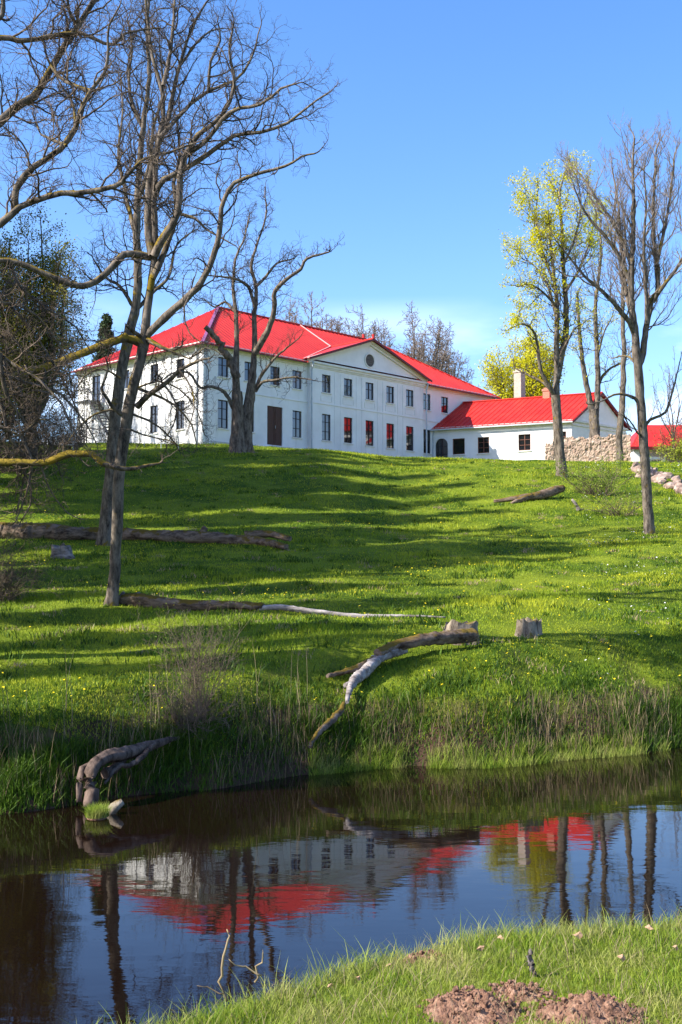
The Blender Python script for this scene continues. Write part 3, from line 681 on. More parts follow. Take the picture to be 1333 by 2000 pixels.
class Tree:
    """limbs given by hand, twigs grown from them"""
    def __init__(s, seed, p=None):
        s.rng = np.random.default_rng(seed); s.r = random.Random(seed); s.big = Tubes(); s.moss = Tubes(); s.tw = Tubes(); s.tips = []
        s.p = dict(gap=.55, len1=2.2, wig=.28, up=.10, levels=3, rmin=.004, ang=(30, 75), shrink=(.35, .62), sub=.34, droop=0, tipp=1.0)
        if p: s.p.update(p)
    def limb(s, pts, r0, r1, gap=None, len1=None, start=.15, moss=False, twigs=True, sides=9, step=None, flare=0, power=1.0, jit=None):
        L_ = float(np.linalg.norm(np.diff(np.array(pts), axis=0), axis=1).sum())
        q_ = resample(pts, step or max(.25, L_ / 40), jit if jit is not None else max(.008, L_ * .0010), s.rng)
        t = np.linspace(0, 1, len(q_)); rad = r0 + (r1 - r0) * t ** power
        if flare:
            h = q_[:, 2] - q_[0, 2]; rad = rad * (1 + flare * np.exp(-h / (r0 * 1.6)))
        (s.moss if moss else s.big).add(q_, rad, sides)
        if twigs:
            g = gap or s.p['gap']; ll = len1 or s.p['len1']; d = L_ * start
            while d < L_:
                f = d / L_; x = f * (len(q_) - 1); i = min(int(x), len(q_) - 2); a = x - i
                p = q_[i] * (1 - a) + q_[i + 1] * a; T = q_[i + 1] - q_[i]; T /= np.linalg.norm(T) + 1e-9
                rr = rad[i] * .55; s.grow(p, s.side(T), ll * s.r.uniform(.45, 1.25) * (1.1 - .45 * f), min(rr, ll * .013 + .003), 1)
                d += g * s.r.uniform(.5, 1.5)
            T = q_[-1] - q_[-2]; T /= np.linalg.norm(T) + 1e-9
            s.grow(q_[-1], T, ll * .4, r1, 1)
        return q_
    def side(s, T):
        a = math.radians(s.r.uniform(*s.p['ang'])); v_ = s.rng.normal(size=3); v_ -= T * v_.dot(T); v_ /= np.linalg.norm(v_) + 1e-9
        v_[2] += .15; d = T * math.cos(a) + v_ * math.sin(a); return d / np.linalg.norm(d)
    def grow(s, p, d, L_, r, lvl):
        pr = s.p; nseg = (9, 7, 5, 4)[min(lvl - 1, 3)]; st = L_ / nseg; pts = [p]; dirs = [d]; cur = p.copy(); wig = s.rng.normal(size=(nseg, 3)) * pr['wig']
        for i in range(nseg):
            d = d + wig[i]; d[2] += pr['up'] - pr['droop'] * (i / nseg); d = d / np.linalg.norm(d); cur = cur + d * st; pts.append(cur); dirs.append(d)
        r = max(r, pr['rmin']); r1 = max(pr['rmin'] * .6, r * .25)
        rad = [r + (r1 - r) * i / nseg for i in range(nseg + 1)]
        s.tw.add(pts, rad, 5 if lvl == 1 and r > .02 else 3)
        if lvl >= pr['levels'] or L_ < .22:
            s.tips += pts[-3:]; return
        dd_ = L_ * .15; gp = pr['sub'] * max(.45, L_ ** .5) * .62
        while dd_ < L_:
            x = dd_ / L_ * nseg; i = min(int(x), nseg - 1); a = x - i; q_ = pts[i] * (1 - a) + pts[i + 1] * a
            s.grow(q_, s.side(dirs[i]), L_ * s.r.uniform(*pr['shrink']) * (1.15 - .5 * dd_ / L_), rad[i] * .6, lvl + 1)
            dd_ += gp * s.r.uniform(.6, 1.4)
    def finish(s, root, bark_='bark', twig='twig', moss='bark_moss', rough=.06):
        s.big.build('trunk', bark_, root, rough)
        s.moss.build('mossy_limb', moss, root, rough * 1.6)
        s.tw.build('crown', twig, root)
        return root
    def leaves(s, root, m_, per=3, size=.12, keep=1.0, spread=.18, flt=None, name='foliage'):
        T = np.array(s.tips)
        if flt is not None: T = T[flt(T)]
        if keep < 1: T = T[s.rng.random(len(T)) < keep]
        leafcloud(name, T, per, size, spread, m_, root, s.rng)
def leafcloud(name, T, per, size, spread, m_, root, rng, flat=0):
    c_ = np.repeat(T, per, axis=0) + rng.normal(size=(len(T) * per, 3)) * spread
    n_ = len(c_); a = rng.normal(size=(n_, 3)); a /= np.linalg.norm(a, axis=1, keepdims=True); b_ = np.cross(a, rng.normal(size=(n_, 3))); b_ /= np.linalg.norm(b_, axis=1, keepdims=True)
    sz = size * rng.uniform(.5, 1.3, (n_, 1)); V = np.stack([c_ - a * sz, c_ - b_ * sz * .6, c_ + a * sz, c_ + b_ * sz * .6], 1).reshape(-1, 3)
    V -= np.array(root.location)
    return link(name, np_mesh(name, V, np.arange(n_ * 4).reshape(-1, 4)), m_, root)

def pxl(pts, Y, d0=0.0, d1=0.0):
    n_ = len(pts); return [P(u, v, Y + d0 + (d1 - d0) * i / max(1, n_ - 1)) for i, (u, v) in enumerate(pts)]

# ---- front left tree (T1)
Y1 = G(218, 1182)[1]; k1 = PX(Y1)
b1_ = G(218, 1182); root = empty('bare_tree', tuple(b1_), 'tall bare grey tree nearest the river on the left with yellow moss on its trunk', 'tree')
T = Tree(11, dict(gap=.25, len1=1.6, rmin=.0036, sub=.27, up=.06))
tr1 = [(216, 1192), (222, 1140), (226, 1080), (230, 1000), (233, 940), (240, 872), (250, 805), (258, 764), (270, 720), (280, 670), (287, 609), (294, 562), (300, 521), (302, 467), (301, 398), (306, 306), (319, 230), (314, 168), (298, 110), (288, 40), (284, -30)]
T.limb(pxl(tr1[:10], Y1), 10.8 * k1, 10.3 * k1, twigs=False, sides=14, flare=.55, step=.3)
T.limb(pxl(tr1[9:], Y1, 0, .6), 9.4 * k1, 2.5 * k1, gap=.5, start=.3, sides=9, power=.75)
T.limb(pxl([(287, 655), (324, 619), (358, 589), (388, 559), (408, 525), (425, 474), (430, 430), (439, 388), (459, 357), (510, 337), (556, 326), (587, 306), (615, 300)], Y1, 0, -1.5), 8.2 * k1, 1.6 * k1, gap=.42, start=.12)
T.limb(pxl([(298, 500), (290, 459), (293, 357), (311, 275), (326, 245), (334, 204), (352, 128), (372, 61), (403, 5)], Y1, .1, 1), 9 * k1, 2 * k1)
T.limb(pxl([(302, 500), (316, 470), (347, 418), (352, 347), (362, 306), (388, 265), (434, 224), (459, 168), (449, 102), (455, 60)], Y1, 0, -1), 8.5 * k1, 1.8 * k1)
T.limb(pxl([(304, 380), (321, 352), (367, 326), (408, 301), (459, 265), (510, 258), (561, 240), (602, 209), (638, 184)], Y1, .2, -1.2), 6.5 * k1, 1.5 * k1)
T.limb(pxl([(362, 306), (408, 270), (449, 219), (510, 204), (551, 173), (581, 163)], Y1, -.3, -2), 5.5 * k1, 1.5 * k1)
T.limb(pxl([(312, 270), (357, 219), (408, 178), (459, 158), (490, 117), (510, 51)], Y1, .3, 1), 5 * k1, 1.3 * k1)
T.limb(pxl([(319, 168), (331, 117), (337, 61), (342, 0), (345, -40)], Y1, .4, .9), 5 * k1, 1.5 * k1)
T.limb(pxl([(408, 178), (412, 120), (430, 80), (425, 40)], Y1, .5, 0), 3.5 * k1, 1.2 * k1)
T.limb(pxl([(352, 128), (380, 90), (410, 60), (440, 55)], Y1, .9, 1.6), 3 * k1, 1.2 * k1)
T.limb(pxl([(298, 545), (330, 470), (345, 410), (340, 360), (352, 300), (345, 235)], Y1, .1, .6), 7 * k1, 2 * k1)
T.limb(pxl([(280, 670), (250, 662), (236, 663), (189, 680), (142, 697), (101, 714), (60, 726), (20, 738), (-40, 745)], Y1, 0, -1.5), 9 * k1, 6 * k1, moss=True, gap=.33, len1=1.3)
T.limb(pxl([(268, 795), (294, 768), (321, 751), (351, 724), (388, 704), (410, 700)], Y1, 0, -1), 6.5 * k1, 1.6 * k1, gap=.28, len1=1.3)
T.limb(pxl([(243, 812), (225, 800), (209, 778), (199, 758), (212, 720), (208, 705)], Y1, 0, -.8), 5 * k1, 1.4 * k1, gap=.35, len1=1.0)
T.limb(pxl([(300, 503), (270, 497), (243, 498), (216, 525), (189, 548), (162, 559), (118, 548), (67, 525), (17, 508), (-30, 515)], Y1, .2, -1), 8 * k1, 5 * k1, gap=.34, len1=1.5)
T.limb(pxl([(284, 663), (262, 648), (252, 640)], Y1, 0, -.5), 4.5 * k1, 3 * k1, gap=.8, len1=.6)
T.limb(pxl([(285, 662), (305, 672), (330, 684), (352, 678)], Y1, 0, -.6), 6 * k1, 2 * k1, gap=.3, len1=1.2)
T.limb(pxl([(345, 415), (380, 425), (400, 445), (425, 460), (460, 480)], Y1, .2, -.3), 3.5 * k1, 1.2 * k1, gap=.25, len1=1.0)
T.limb(pxl([(262, 755), (300, 770), (340, 790), (375, 830), (385, 870)], Y1, 0, -.6), 3.2 * k1, 1 * k1, gap=.2, len1=1.0)
T.limb(pxl([(250, 805), (290, 822), (330, 850), (350, 880)], Y1, 0, .4), 2.6 * k1, 1 * k1, gap=.2, len1=.9)
for q1, dy_ in (([(262, 760), (310, 745), (350, 760), (385, 800), (400, 850)], .5), ([(351, 724), (375, 760), (380, 800), (365, 845)], -.7), ([(240, 830), (280, 850), (330, 860), (365, 880)], .2),
               ([(321, 751), (345, 790), (340, 830), (320, 860)], -.4), ([(330, 684), (370, 700), (400, 680), (430, 690)], -.5), ([(236, 740), (200, 720), (165, 735), (140, 780)], .3), ([(225, 800), (185, 810), (150, 840), (130, 870)], .2), ([(388, 551), (360, 600), (370, 650), (395, 670)], -.3)):
    T.limb(pxl(q1, Y1, dy_, dy_ - .4), 2.2 * k1, .8 * k1, gap=.13, len1=.95)
T.finish(root)

# ---- second left tree behind it
Yb = G(205, 1066)[1]; kb = PX(Yb)
root = empty('bare_tree', tuple(G(205, 1066)), 'bare grey tree standing close behind the mossy trunked one at the left', 'tree')
T = Tree(12, dict(gap=.36, len1=2.6, rmin=.006, sub=.34))
T.limb(pxl([(203, 1075), (207, 1020), (216, 940), (224, 839), (236, 737), (246, 687), (256, 636)], Yb), 12 * kb, 10.5 * kb, twigs=False, sides=14, flare=.5, step=.4)
T.limb(pxl([(256, 636), (267, 589), (270, 535), (268, 484), (267, 434), (270, 357), (280, 245), (291, 153), (288, 66), (291, 0), (293, -60)], Yb), 10 * kb, 2.5 * kb, gap=.4, start=.1, power=.75)
T.limb(pxl([(270, 470), (255, 420), (245, 370), (232, 300), (240, 220), (236, 150)], Yb, 0, 2), 5 * kb, 1.5 * kb)
T.limb(pxl([(280, 250), (262, 210), (252, 160), (258, 90), (250, 40)], Yb, 0, 1), 4.5 * kb, 1.5 * kb)
T.limb(pxl([(268, 400), (290, 330), (300, 250), (318, 180), (312, 90)], Yb, 0, -2), 4.5 * kb, 1.5 * kb)
T.limb(pxl([(262, 600), (235, 560), (205, 540), (180, 500)], Yb, 0, 2), 4 * kb, 1.3 * kb)
T.limb(pxl([(262, 610), (300, 570), (330, 540), (345, 480), (380, 450)], Yb, 0, 2), 4.5 * kb, 1.3 * kb)
T.finish(root)

# ---- left foreground tree, trunk outside the frame
Y0 = 21.0; k0 = PX(Y0)
bx_, by_ = P(-190, 1200, Y0)[:2]; root = empty('leaning_bare_tree', (bx_, by_, gz1(bx_, by_)), 'bare tree rooted beyond the left edge whose crooked limbs reach into the picture', 'tree')
T = Tree(13, dict(gap=.19, len1=1.5, rmin=.0038, sub=.24, wig=.3, up=.04))
T.limb([np.array((bx_, by_, gz1(bx_, by_) - .2)), P(-170, 900, Y0), P(-130, 650, Y0), P(-100, 480, Y0), P(-90, 250, Y0), P(-40, 60, Y0), P(-10, -100, Y0)], .30, .12, twigs=False, sides=12, flare=.4)
T.limb(pxl([(-120, 500), (-60, 465), (0, 437), (41, 406), (92, 385), (153, 377), (224, 365), (245, 347), (275, 316), (306, 301), (352, 291), (380, 280)], Y0, 0, -.6), 11 * k0, 1.6 * k0, power=.6, start=.2)
T.limb(pxl([(30, 410), (32, 367), (66, 326), (117, 291), (148, 250), (163, 209), (178, 178), (204, 143), (212, 97), (214, 50), (235, 10)], Y0, 0, -.8), 7.5 * k0, 1.5 * k0)
T.limb(pxl([(-90, 300), (-40, 268), (0, 238), (31, 209), (66, 189), (92, 148), (122, 97), (153, 46), (184, 0), (200, -40)], Y0, 0, .5), 10.5 * k0, 5 * k0, power=.8)
T.limb(pxl([(-60, 100), (0, 74), (36, 79), (76, 76), (122, 66), (163, 66), (204, 84), (230, 82), (245, 66), (275, 59), (310, 55)], Y0, 0, .4), 6 * k0, 1.5 * k0)
T.limb(pxl([(178, 178), (148, 168), (112, 148), (92, 110), (85, 70)], Y0, -.4, .6), 4.5 * k0, 1.5 * k0)
T.limb(pxl([(148, 46), (135, 20), (130, -20)], Y0, .4, 0), 4 * k0, 2 * k0)
T.limb(pxl([(130, 285), (104, 275), (80, 262), (70, 240)], Y0, -.3, .3), 3.5 * k0, 1.4 * k0)
T.limb(pxl([(148, 250), (145, 210), (130, 180), (108, 145)], Y0, -.3, .4), 3.2 * k0, 1.2 * k0)
T.limb(pxl([(-10, 40), (4, 30), (6, 0), (8, -30)], Y0), 5 * k0, 4 * k0)
T.limb(pxl([(-100, 480), (-40, 640), (0, 690), (40, 720), (80, 745), (120, 790), (150, 850)], Y0, 0, -.6), 7 * k0, 1.4 * k0, gap=.16, len1=1.25)
T.limb(pxl([(0, 690), (10, 760), (30, 800), (70, 850), (110, 900)], Y0, -.3, .6), 4.5 * k0, 1.4 * k0, gap=.14, len1=1.1)
T.limb(pxl([(-130, 650), (-60, 600), (0, 590), (50, 600), (95, 640), (130, 700), (140, 760)], Y0, 0, .8), 5 * k0, 1.2 * k0, gap=.16, len1=1.2)
T.limb(pxl([(-150, 780), (-60, 800), (0, 830), (40, 850), (75, 820), (110, 830)], Y0, 0, .3), 5 * k0, 1.2 * k0, gap=.15, len1=1.0)
T.limb(pxl([(-160, 880), (-60, 900), (0, 905), (34, 903), (84, 905), (118, 893), (152, 886), (179, 889), (202, 906)], Y0, 0, .2), 7.5 * k0, 6.5 * k0, moss=True, gap=.22, len1=.75)
T.limb(pxl([(200, 905), (236, 915), (270, 913), (297, 906), (312, 905)], Y0, .2, .3), 6 * k0, 2 * k0, gap=.4, len1=.6)
T.limb(pxl([(40, 850), (62, 900), (52, 960), (30, 1020)], Y0, .2, .5), 3.5 * k0, 1.2 * k0, gap=.15, len1=.9)
T.limb(pxl([(0, 780), (20, 860), (50, 890), (45, 950), (32, 1005)], Y0, .1, .8), 4 * k0, 1.4 * k0, gap=.15, len1=.9)
for q1, dy_ in (([(-60, 560), (0, 580), (60, 640), (110, 720), (150, 800), (165, 860)], .3), ([(-60, 690), (0, 720), (50, 780), (95, 860), (120, 930)], .9), ([(-80, 620), (-20, 650), (20, 740), (35, 820), (60, 880)], -.4),
               ([(17, 508), (40, 560), (90, 600), (150, 640), (185, 700)], .5), ([(-60, 840), (0, 860), (50, 925), (60, 985), (20, 1050)], .6), ([(0, 730), (50, 745), (120, 770), (170, 830), (190, 870)], 0)):
    T.limb(pxl(q1, Y0, dy_, dy_ + .8), 3.6 * k0, 1 * k0, gap=.17, len1=1.15)
T.limb(pxl([(80, 910), (95, 950), (130, 1000), (165, 1015)], Y0, .1, .5), 2 * k0, .8 * k0, gap=.3, len1=.4)
T.finish(root, twig='twig_brown')

# ---- old tree by the manor (T3)
g3 = G(468, 884, 60); Y3 = g3[1]; k3 = PX(Y3)
root = empty('old_broken_tree', tuple(g3), 'thick old bare tree with a broken snag in front of the manor facade', 'tree')
T = Tree(14, dict(gap=.36, len1=2.3, rmin=.010, sub=.42, wig=.32))
T.limb(pxl([(465, 892), (465, 860), (466, 820), (464, 790), (463, 765)], Y3, 0, 0), 14.5 * k3, 10.5 * k3, twigs=False, sides=14, flare=.5, step=.4)
T.limb(pxl([(481, 888), (481, 850), (483, 814), (488, 781), (492, 750)], Y3, .3, .3), 12.5 * k3, 9.5 * k3, twigs=False, sides=14, flare=.4, step=.4)
T.limb(pxl([(463, 768), (462, 732), (462, 699), (463, 650), (461, 608), (456, 560), (461, 505), (478, 465), (488, 420)], Y3), 8.8 * k3, 1.1 * k3, start=.3, power=.6)
T.limb(pxl([(492, 755), (495, 715), (498, 674), (497, 633), (499, 600), (501, 560), (491, 520), (505, 470), (520, 420), (518, 372)], Y3, .3, 1), 8.8 * k3, 1.1 * k3, start=.3, power=.6)
T.limb(pxl([(463, 738), (449, 702), (432, 674), (414, 650), (401, 638)], Y3, 0, -1), 9 * k3, 4.5 * k3, twigs=False, jit=.08)
T.limb(pxl([(498, 690), (507, 674), (521, 650), (531, 625), (537, 595), (537, 570), (560, 545), (588, 525), (600, 505), (643, 492)], Y3, .3, -2), 7 * k3, 1.6 * k3, start=.3)
T.limb(pxl([(499, 600), (485, 560), (460, 545), (430, 540), (405, 538)], Y3, .5, -1), 4 * k3, 1.3 * k3)
T.limb(pxl([(500, 560), (520, 540), (541, 515), (575, 505)], Y3, .5, 2), 3.5 * k3, 1.3 * k3)
T.limb(pxl([(457, 800), (439, 767), (414, 755), (391, 757), (370, 729), (340, 728), (315, 745)], Y3, 0, -2), 4.2 * k3, 1.2 * k3, gap=.6)
T.limb(pxl([(500, 760), (512, 732), (538, 699), (560, 680), (585, 660)], Y3, .3, -1), 3.6 * k3, 1.1 * k3, gap=.55)
T.limb(pxl([(500, 765), (512, 747), (540, 742), (575, 737), (610, 742)], Y3, .3, -1), 3.2 * k3, 1 * k3, gap=.6)
T.limb(pxl([(461, 610), (440, 590), (420, 600), (400, 585)], Y3, 0, 1), 3 * k3, 1 * k3)
T.finish(root, 'bark_pale')

# ---- right slope trees
g1_ = G(1097, 930, 50); Yr = g1_[1]; kr = PX(Yr)
root = empty('budding_maple', tuple(g1_), 'maple with yellow young leaves on the crest in front of the low wing', 'tree')
T = Tree(21, dict(gap=.45, len1=2.7, rmin=.009, sub=.48, wig=.22, up=.08))
T.limb(pxl([(1098, 938), (1097, 920), (1094, 880), (1090, 840), (1087, 795), (1085, 772)], Yr), 10 * kr, 9 * kr, twigs=False, sides=14, flare=.4, step=.4)
T.limb(pxl([(1086, 775), (1088, 726), (1087, 664), (1089, 602), (1084, 555), (1078, 500), (1072, 440)], Yr), 7 * kr, 2 * kr)
T.limb(pxl([(1088, 740), (1098, 690), (1106, 648), (1104, 571), (1100, 509), (1098, 447), (1093, 385), (1104, 335)], Yr, 0, 1), 7 * kr, 1.6 * kr)
T.limb(pxl([(1085, 775), (1075, 757), (1056, 720), (1050, 670), (1041, 645), (1022, 633), (1000, 640)], Yr, 0, -2), 4.6 * kr, 1.2 * kr, start=.45)
T.limb(pxl([(1078, 762), (1060, 746), (1035, 734), (1008, 720)], Yr, 0, 1), 4.5 * kr, 1.4 * kr, start=.5, gap=1.5)
T.limb(pxl([(1092, 700), (1112, 660), (1125, 640), (1140, 632)], Yr, 0, -1), 3 * kr, 1 * kr)
T.limb(pxl([(1087, 620), (1070, 560), (1045, 520), (1020, 505)], Yr, 0, 1), 3 * kr, 1 * kr)
T.limb(pxl([(1089, 600), (1060, 570), (1035, 555), (1012, 560)], Yr, 0, -2), 2.6 * kr, 1 * kr)
T.limb(pxl([(1084, 555), (1060, 490), (1048, 430), (1050, 380)], Yr, 0, 1), 3 * kr, 1 * kr)
T.limb(pxl([(1100, 520), (1125, 460), (1135, 400), (1128, 350)], Yr, 0, -1), 3 * kr, 1 * kr)
T.limb(pxl([(1104, 571), (1130, 530), (1150, 480), (1160, 440)], Yr, 0, 2), 3 * kr, 1 * kr)
T.finish(root)
T.leaves(root, 'maple', 13, .065, 1, .17, lambda q: T.rng.random(len(q)) < np.clip(.10 + .9 * (val(q[:, 0], q[:, 2], .9, 5) > .45) * np.clip((13.0 - q[:, 0]) / 2.4 + .1, .08, 1) + .5 * (q[:, 2] > 24), 0, 1) * .55)

g3_ = P(1163, 880, 104.5); yy_ = 104.8; g3_[2] = gz1(g3_[0], yy_); k5 = PX(yy_)
root = empty('twin_stem_tree', (g3_[0], yy_, g3_[2]), 'twin stemmed tree rising just behind the ruined stone wall', 'tree')
T = Tree(22, dict(gap=.6, len1=3.0, rmin=.013, sub=.6, wig=.22, up=.12))
T.limb(pxl([(1163, 905), (1163, 860), (1162, 830), (1160, 800)], yy_), 11 * k5, 9.5 * k5, twigs=False, sides=12, flare=.3)
T.limb(pxl([(1160, 812), (1154, 790), (1143, 738), (1136, 690), (1131, 633), (1128, 580)], yy_), 6.5 * k5, 2 * k5, start=.3)
T.limb(pxl([(1164, 812), (1167, 780), (1168, 738), (1166, 680), (1163, 602), (1168, 555), (1174, 500), (1172, 430)], yy_), 6.5 * k5, 1.6 * k5, start=.3)
T.limb(pxl([(1167, 765), (1174, 741), (1192, 720), (1217, 707), (1230, 690)], yy_, 0, 1), 3.6 * k5, 1.2 * k5)
T.limb(pxl([(1166, 700), (1180, 650), (1195, 620)], yy_, 0, -1), 2.6 * k5, 1 * k5)
T.finish(root); T.leaves(root, 'maple', 5, .075, .3, .2)

yy_ = 99.0; gg = P(1214, 900, yy_); kk = PX(yy_)
root = empty('slim_tree', (gg[0], yy_, gz1(gg[0], yy_)), 'slim crooked bare tree at the right end of the ruined stone wall', 'tree')
T = Tree(23, dict(gap=.8, len1=2.4, rmin=.013, sub=.6, wig=.22, up=.1))
T.limb(pxl([(1218, 918), (1213, 900), (1209, 865), (1212, 830), (1216, 795), (1218, 718), (1219, 680), (1217, 633), (1217, 540), (1222, 470), (1218, 420)], yy_), 7 * kk, 1.8 * kk, start=.45, sides=10, flare=.6)
T.limb(pxl([(1216, 800), (1228, 830), (1240, 838)], yy_), 2 * kk, .9 * kk, gap=.8, len1=1)
T.finish(root)

g2_ = G(1267, 1042, 30); Y2 = g2_[1]; k2 = PX(Y2)
root = empty('bare_tree', tuple(g2_), 'tall bare tree with upswept stems on the right side of the slope', 'tree')
T = Tree(24, dict(gap=.36, len1=2.5, rmin=.007, sub=.34, wig=.17, up=.14, ang=(22, 55)))
T.limb(pxl([(1269, 1050), (1267, 1025), (1265, 988), (1259, 892), (1253, 815), (1249, 757), (1245, 700)], Y2), 10 * k2, 8.5 * k2, twigs=False, sides=14, flare=.35, step=.4)
T.limb(pxl([(1245, 705), (1242, 664), (1236, 617), (1233, 571), (1234, 520), (1237, 450), (1238, 380), (1236, 320), (1240, 270)], Y2), 8.5 * k2, 1.6 * k2)
T.limb(pxl([(1247, 715), (1256, 690), (1264, 633), (1273, 586), (1285, 571), (1282, 509), (1276, 447), (1279, 354), (1283, 290)], Y2, 0, 1), 7 * k2, 1.5 * k2)
T.limb(pxl([(1275, 590), (1289, 568), (1310, 540), (1333, 505), (1350, 460)], Y2, 0, -1), 4.5 * k2, 1.3 * k2)
T.limb(pxl([(1238, 650), (1230, 630), (1205, 599), (1183, 574), (1149, 546), (1118, 509), (1093, 478)], Y2, 0, -2), 5.5 * k2, 1.2 * k2)
T.limb(pxl([(1233, 555), (1208, 500), (1186, 466), (1155, 431), (1137, 404), (1120, 360)], Y2, 0, -1), 4.8 * k2, 1.2 * k2)
T.limb(pxl([(1234, 520), (1217, 472), (1186, 416), (1158, 376), (1137, 345), (1118, 323)], Y2, 0, 1), 4.4 * k2, 1.2 * k2)
T.limb(pxl([(1240, 640), (1222, 560), (1214, 480), (1208, 400), (1196, 330)], Y2, 0, 2), 4.5 * k2, 1.2 * k2)
T.limb(pxl([(1282, 520), (1298, 450), (1310, 380), (1318, 300)], Y2, 0, 2), 4 * k2, 1.2 * k2)
T.limb(pxl([(1264, 633), (1262, 560), (1258, 480), (1262, 400), (1258, 330)], Y2, 0, -1), 4.5 * k2, 1.2 * k2)
T.limb(pxl([(1250, 790), (1240, 778), (1222, 771), (1199, 771), (1180, 782), (1150, 790)], Y2, 0, -1), 3.6 * k2, 1 * k2, gap=.5, len1=1.1)
T.limb(pxl([(1244, 715), (1235, 701), (1217, 695), (1198, 700)], Y2, 0, 1), 3 * k2, 1 * k2, gap=.6, len1=1)
T.limb(pxl([(1257, 880), (1262, 830), (1280, 815), (1300, 805), (1315, 760), (1330, 700)], Y2, 0, 1), 4 * k2, 1 * k2, gap=.6, len1=1.5)
T.limb(pxl([(1256, 850), (1245, 845), (1232, 822), (1215, 810)], Y2, 0, -1), 2.4 * k2, .9 * k2, gap=.5, len1=.9)
T.finish(root, twig='twig_pale')

# ---- generic bare tree (full procedural)
def generic(root, seed, H, W_, params, stems=7, r=.3, fork=.28, bark_='bark', twig='twig', leaf=None, lean=(0, 0)):
    T = Tree(seed, params); b_ = np.array(root.location); R = random.Random(seed)
    top = b_ + np.array((lean[0], lean[1], H * fork))
    T.limb([b_ - np.array((0, 0, .3)), (b_ + top) / 2 + np.array((.08, 0, 0)), top], r, r * .8, twigs=False, sides=10, flare=.4)
    for i in range(stems):
        a = 2 * math.pi * i / stems + R.uniform(-.4, .4); sp_ = W_ * R.uniform(.35, 1.0) if i else W_ * .1; h = H * (.93 if i else 1.0) * (math.sqrt(max(.05, 1 - (sp_ / (W_ * 1.12)) ** 2)) * .3 + .7) * (R.uniform(.9, 1) if i else 1)
        s0 = b_ + np.array((lean[0] * .9, lean[1] * .9, H * fork * R.uniform(.75, 1)))
        e = b_ + np.array((math.cos(a) * sp_ + lean[0], math.sin(a) * sp_ + lean[1], h)); m1 = s0 * .55 + e * .45 + np.array((math.cos(a), math.sin(a), -.5)) * W_ * .14 + np.array([R.uniform(-.4, .4) for _ in range(3)])
        T.limb([s0, s0 * .8 + m1 * .2 + np.array((0, 0, .2)), m1, m1 * .5 + e * .5 + np.array([R.uniform(-.3, .3) for _ in range(3)]), e], r * .5, r * .08, start=.25)
    T.finish(root, bark_, twig)
    if leaf: T.leaves(root, *leaf)
    return T
def base_at(u, Y, v=900): p = P(u, v, Y); return (p[0], Y, gz1(p[0], Y))
far_p = dict(gap=.42, len1=3.0, rmin=.026, sub=.45, wig=.24, up=.03, levels=3, ang=(28, 70))
specs = [(792, 150, 604, 7.0, 41, 'large bare tree rising behind the right half of the manor roof'),
         (700, 152, 612, 4.5, 42, 'bare treetop behind the manor just left of the pediment peak'),
         (850, 165, 655, 4.5, 43, 'lower bare tree behind the right end of the manor roof'),
         (600, 140, 588, 4.2, 44, 'bare treetop behind the middle of the manor ridge'),
         (560, 150, 590, 3.6, 45, 'small bare treetop behind the manor ridge next to the old broken tree')]
for u, Y, vt, W_, sd_, lb in [(a_, b0_, c0_, d0_ * 1.25, e0_, f0_) for a_, b0_, c0_, d0_, e0_, f0_ in specs]:
    b_ = base_at(u, Y); H = P(u, vt, Y)[2] - b_[2]
    root = empty('bare_tree', b_, lb, 'tree'); root['group'] = 'bare trees behind the manor'
    generic(root, sd_, H, W_, far_p, stems=24 if W_ > 5 else 14, r=.45, fork=.22, twig='twig_pale')
# yellow maple behind the wing
b_ = base_at(1030, 134); H = P(1030, 652, 134)[2] - b_[2]
root = empty('yellow_leafed_maple', b_, 'broad maple in yellow young leaf behind the cream chimney', 'tree')
generic(root, 51, H, 4.6, dict(gap=.6, len1=2.9, rmin=.02, sub=.6, wig=.22, up=.08, levels=3), stems=22, r=.35, fork=.14, leaf=('maple', 6, .11, .6, .33))
# small bare tree at far right
b_ = base_at(1316, 118); H = P(1316, 690, 118)[2] - b_[2]
root = empty('bare_tree', b_, 'thin bare tree in front of the far right cottage', 'tree')
generic(root, 52, H, 3.2, dict(gap=1.3, len1=2.2, rmin=.02, sub=1.0, wig=.22, up=.08, levels=2), stems=6, r=.14, twig='twig_pale')
# dense olive tree on the left
b_ = base_at(60, 74); H = P(60, 432, 74)[2] - b_[2]
root = empty('leafy_tree', b_, 'dense olive green tree left of the manor behind the bare limbs', 'tree')
Tg = generic(root, 53, H, 4.0, dict(gap=.6, len1=2.6, rmin=.012, sub=.7, wig=.3, up=-.02, droop=.25, levels=3), stems=16, r=.4, fork=.12, twig='twig_brown', leaf=('olive', 10, .07, 1, .3))
b_ = base_at(-60, 70); root = empty('leafy_tree', b_, 'olive green tree at the left edge beside the dense one', 'tree')
generic(root, 54, H * .9, 4.2, dict(gap=.6, len1=2.6, rmin=.014, sub=.6, wig=.3, up=-.02, droop=.25, levels=3), stems=12, r=.4, fork=.15, twig='twig_brown', leaf=('olive', 4, .09, .8, .22))
b_ = base_at(18, 92); root = empty('lime_green_shrub', b_, 'bright yellow green shrub at the left edge under the olive tree', 'shrub')
generic(root, 55, 6.2, 2.2, dict(gap=.5, len1=1.4, rmin=.012, sub=.6, wig=.3, up=.05, levels=2), stems=8, r=.12, fork=.15, leaf=('lime', 4, .12, 1, .25))
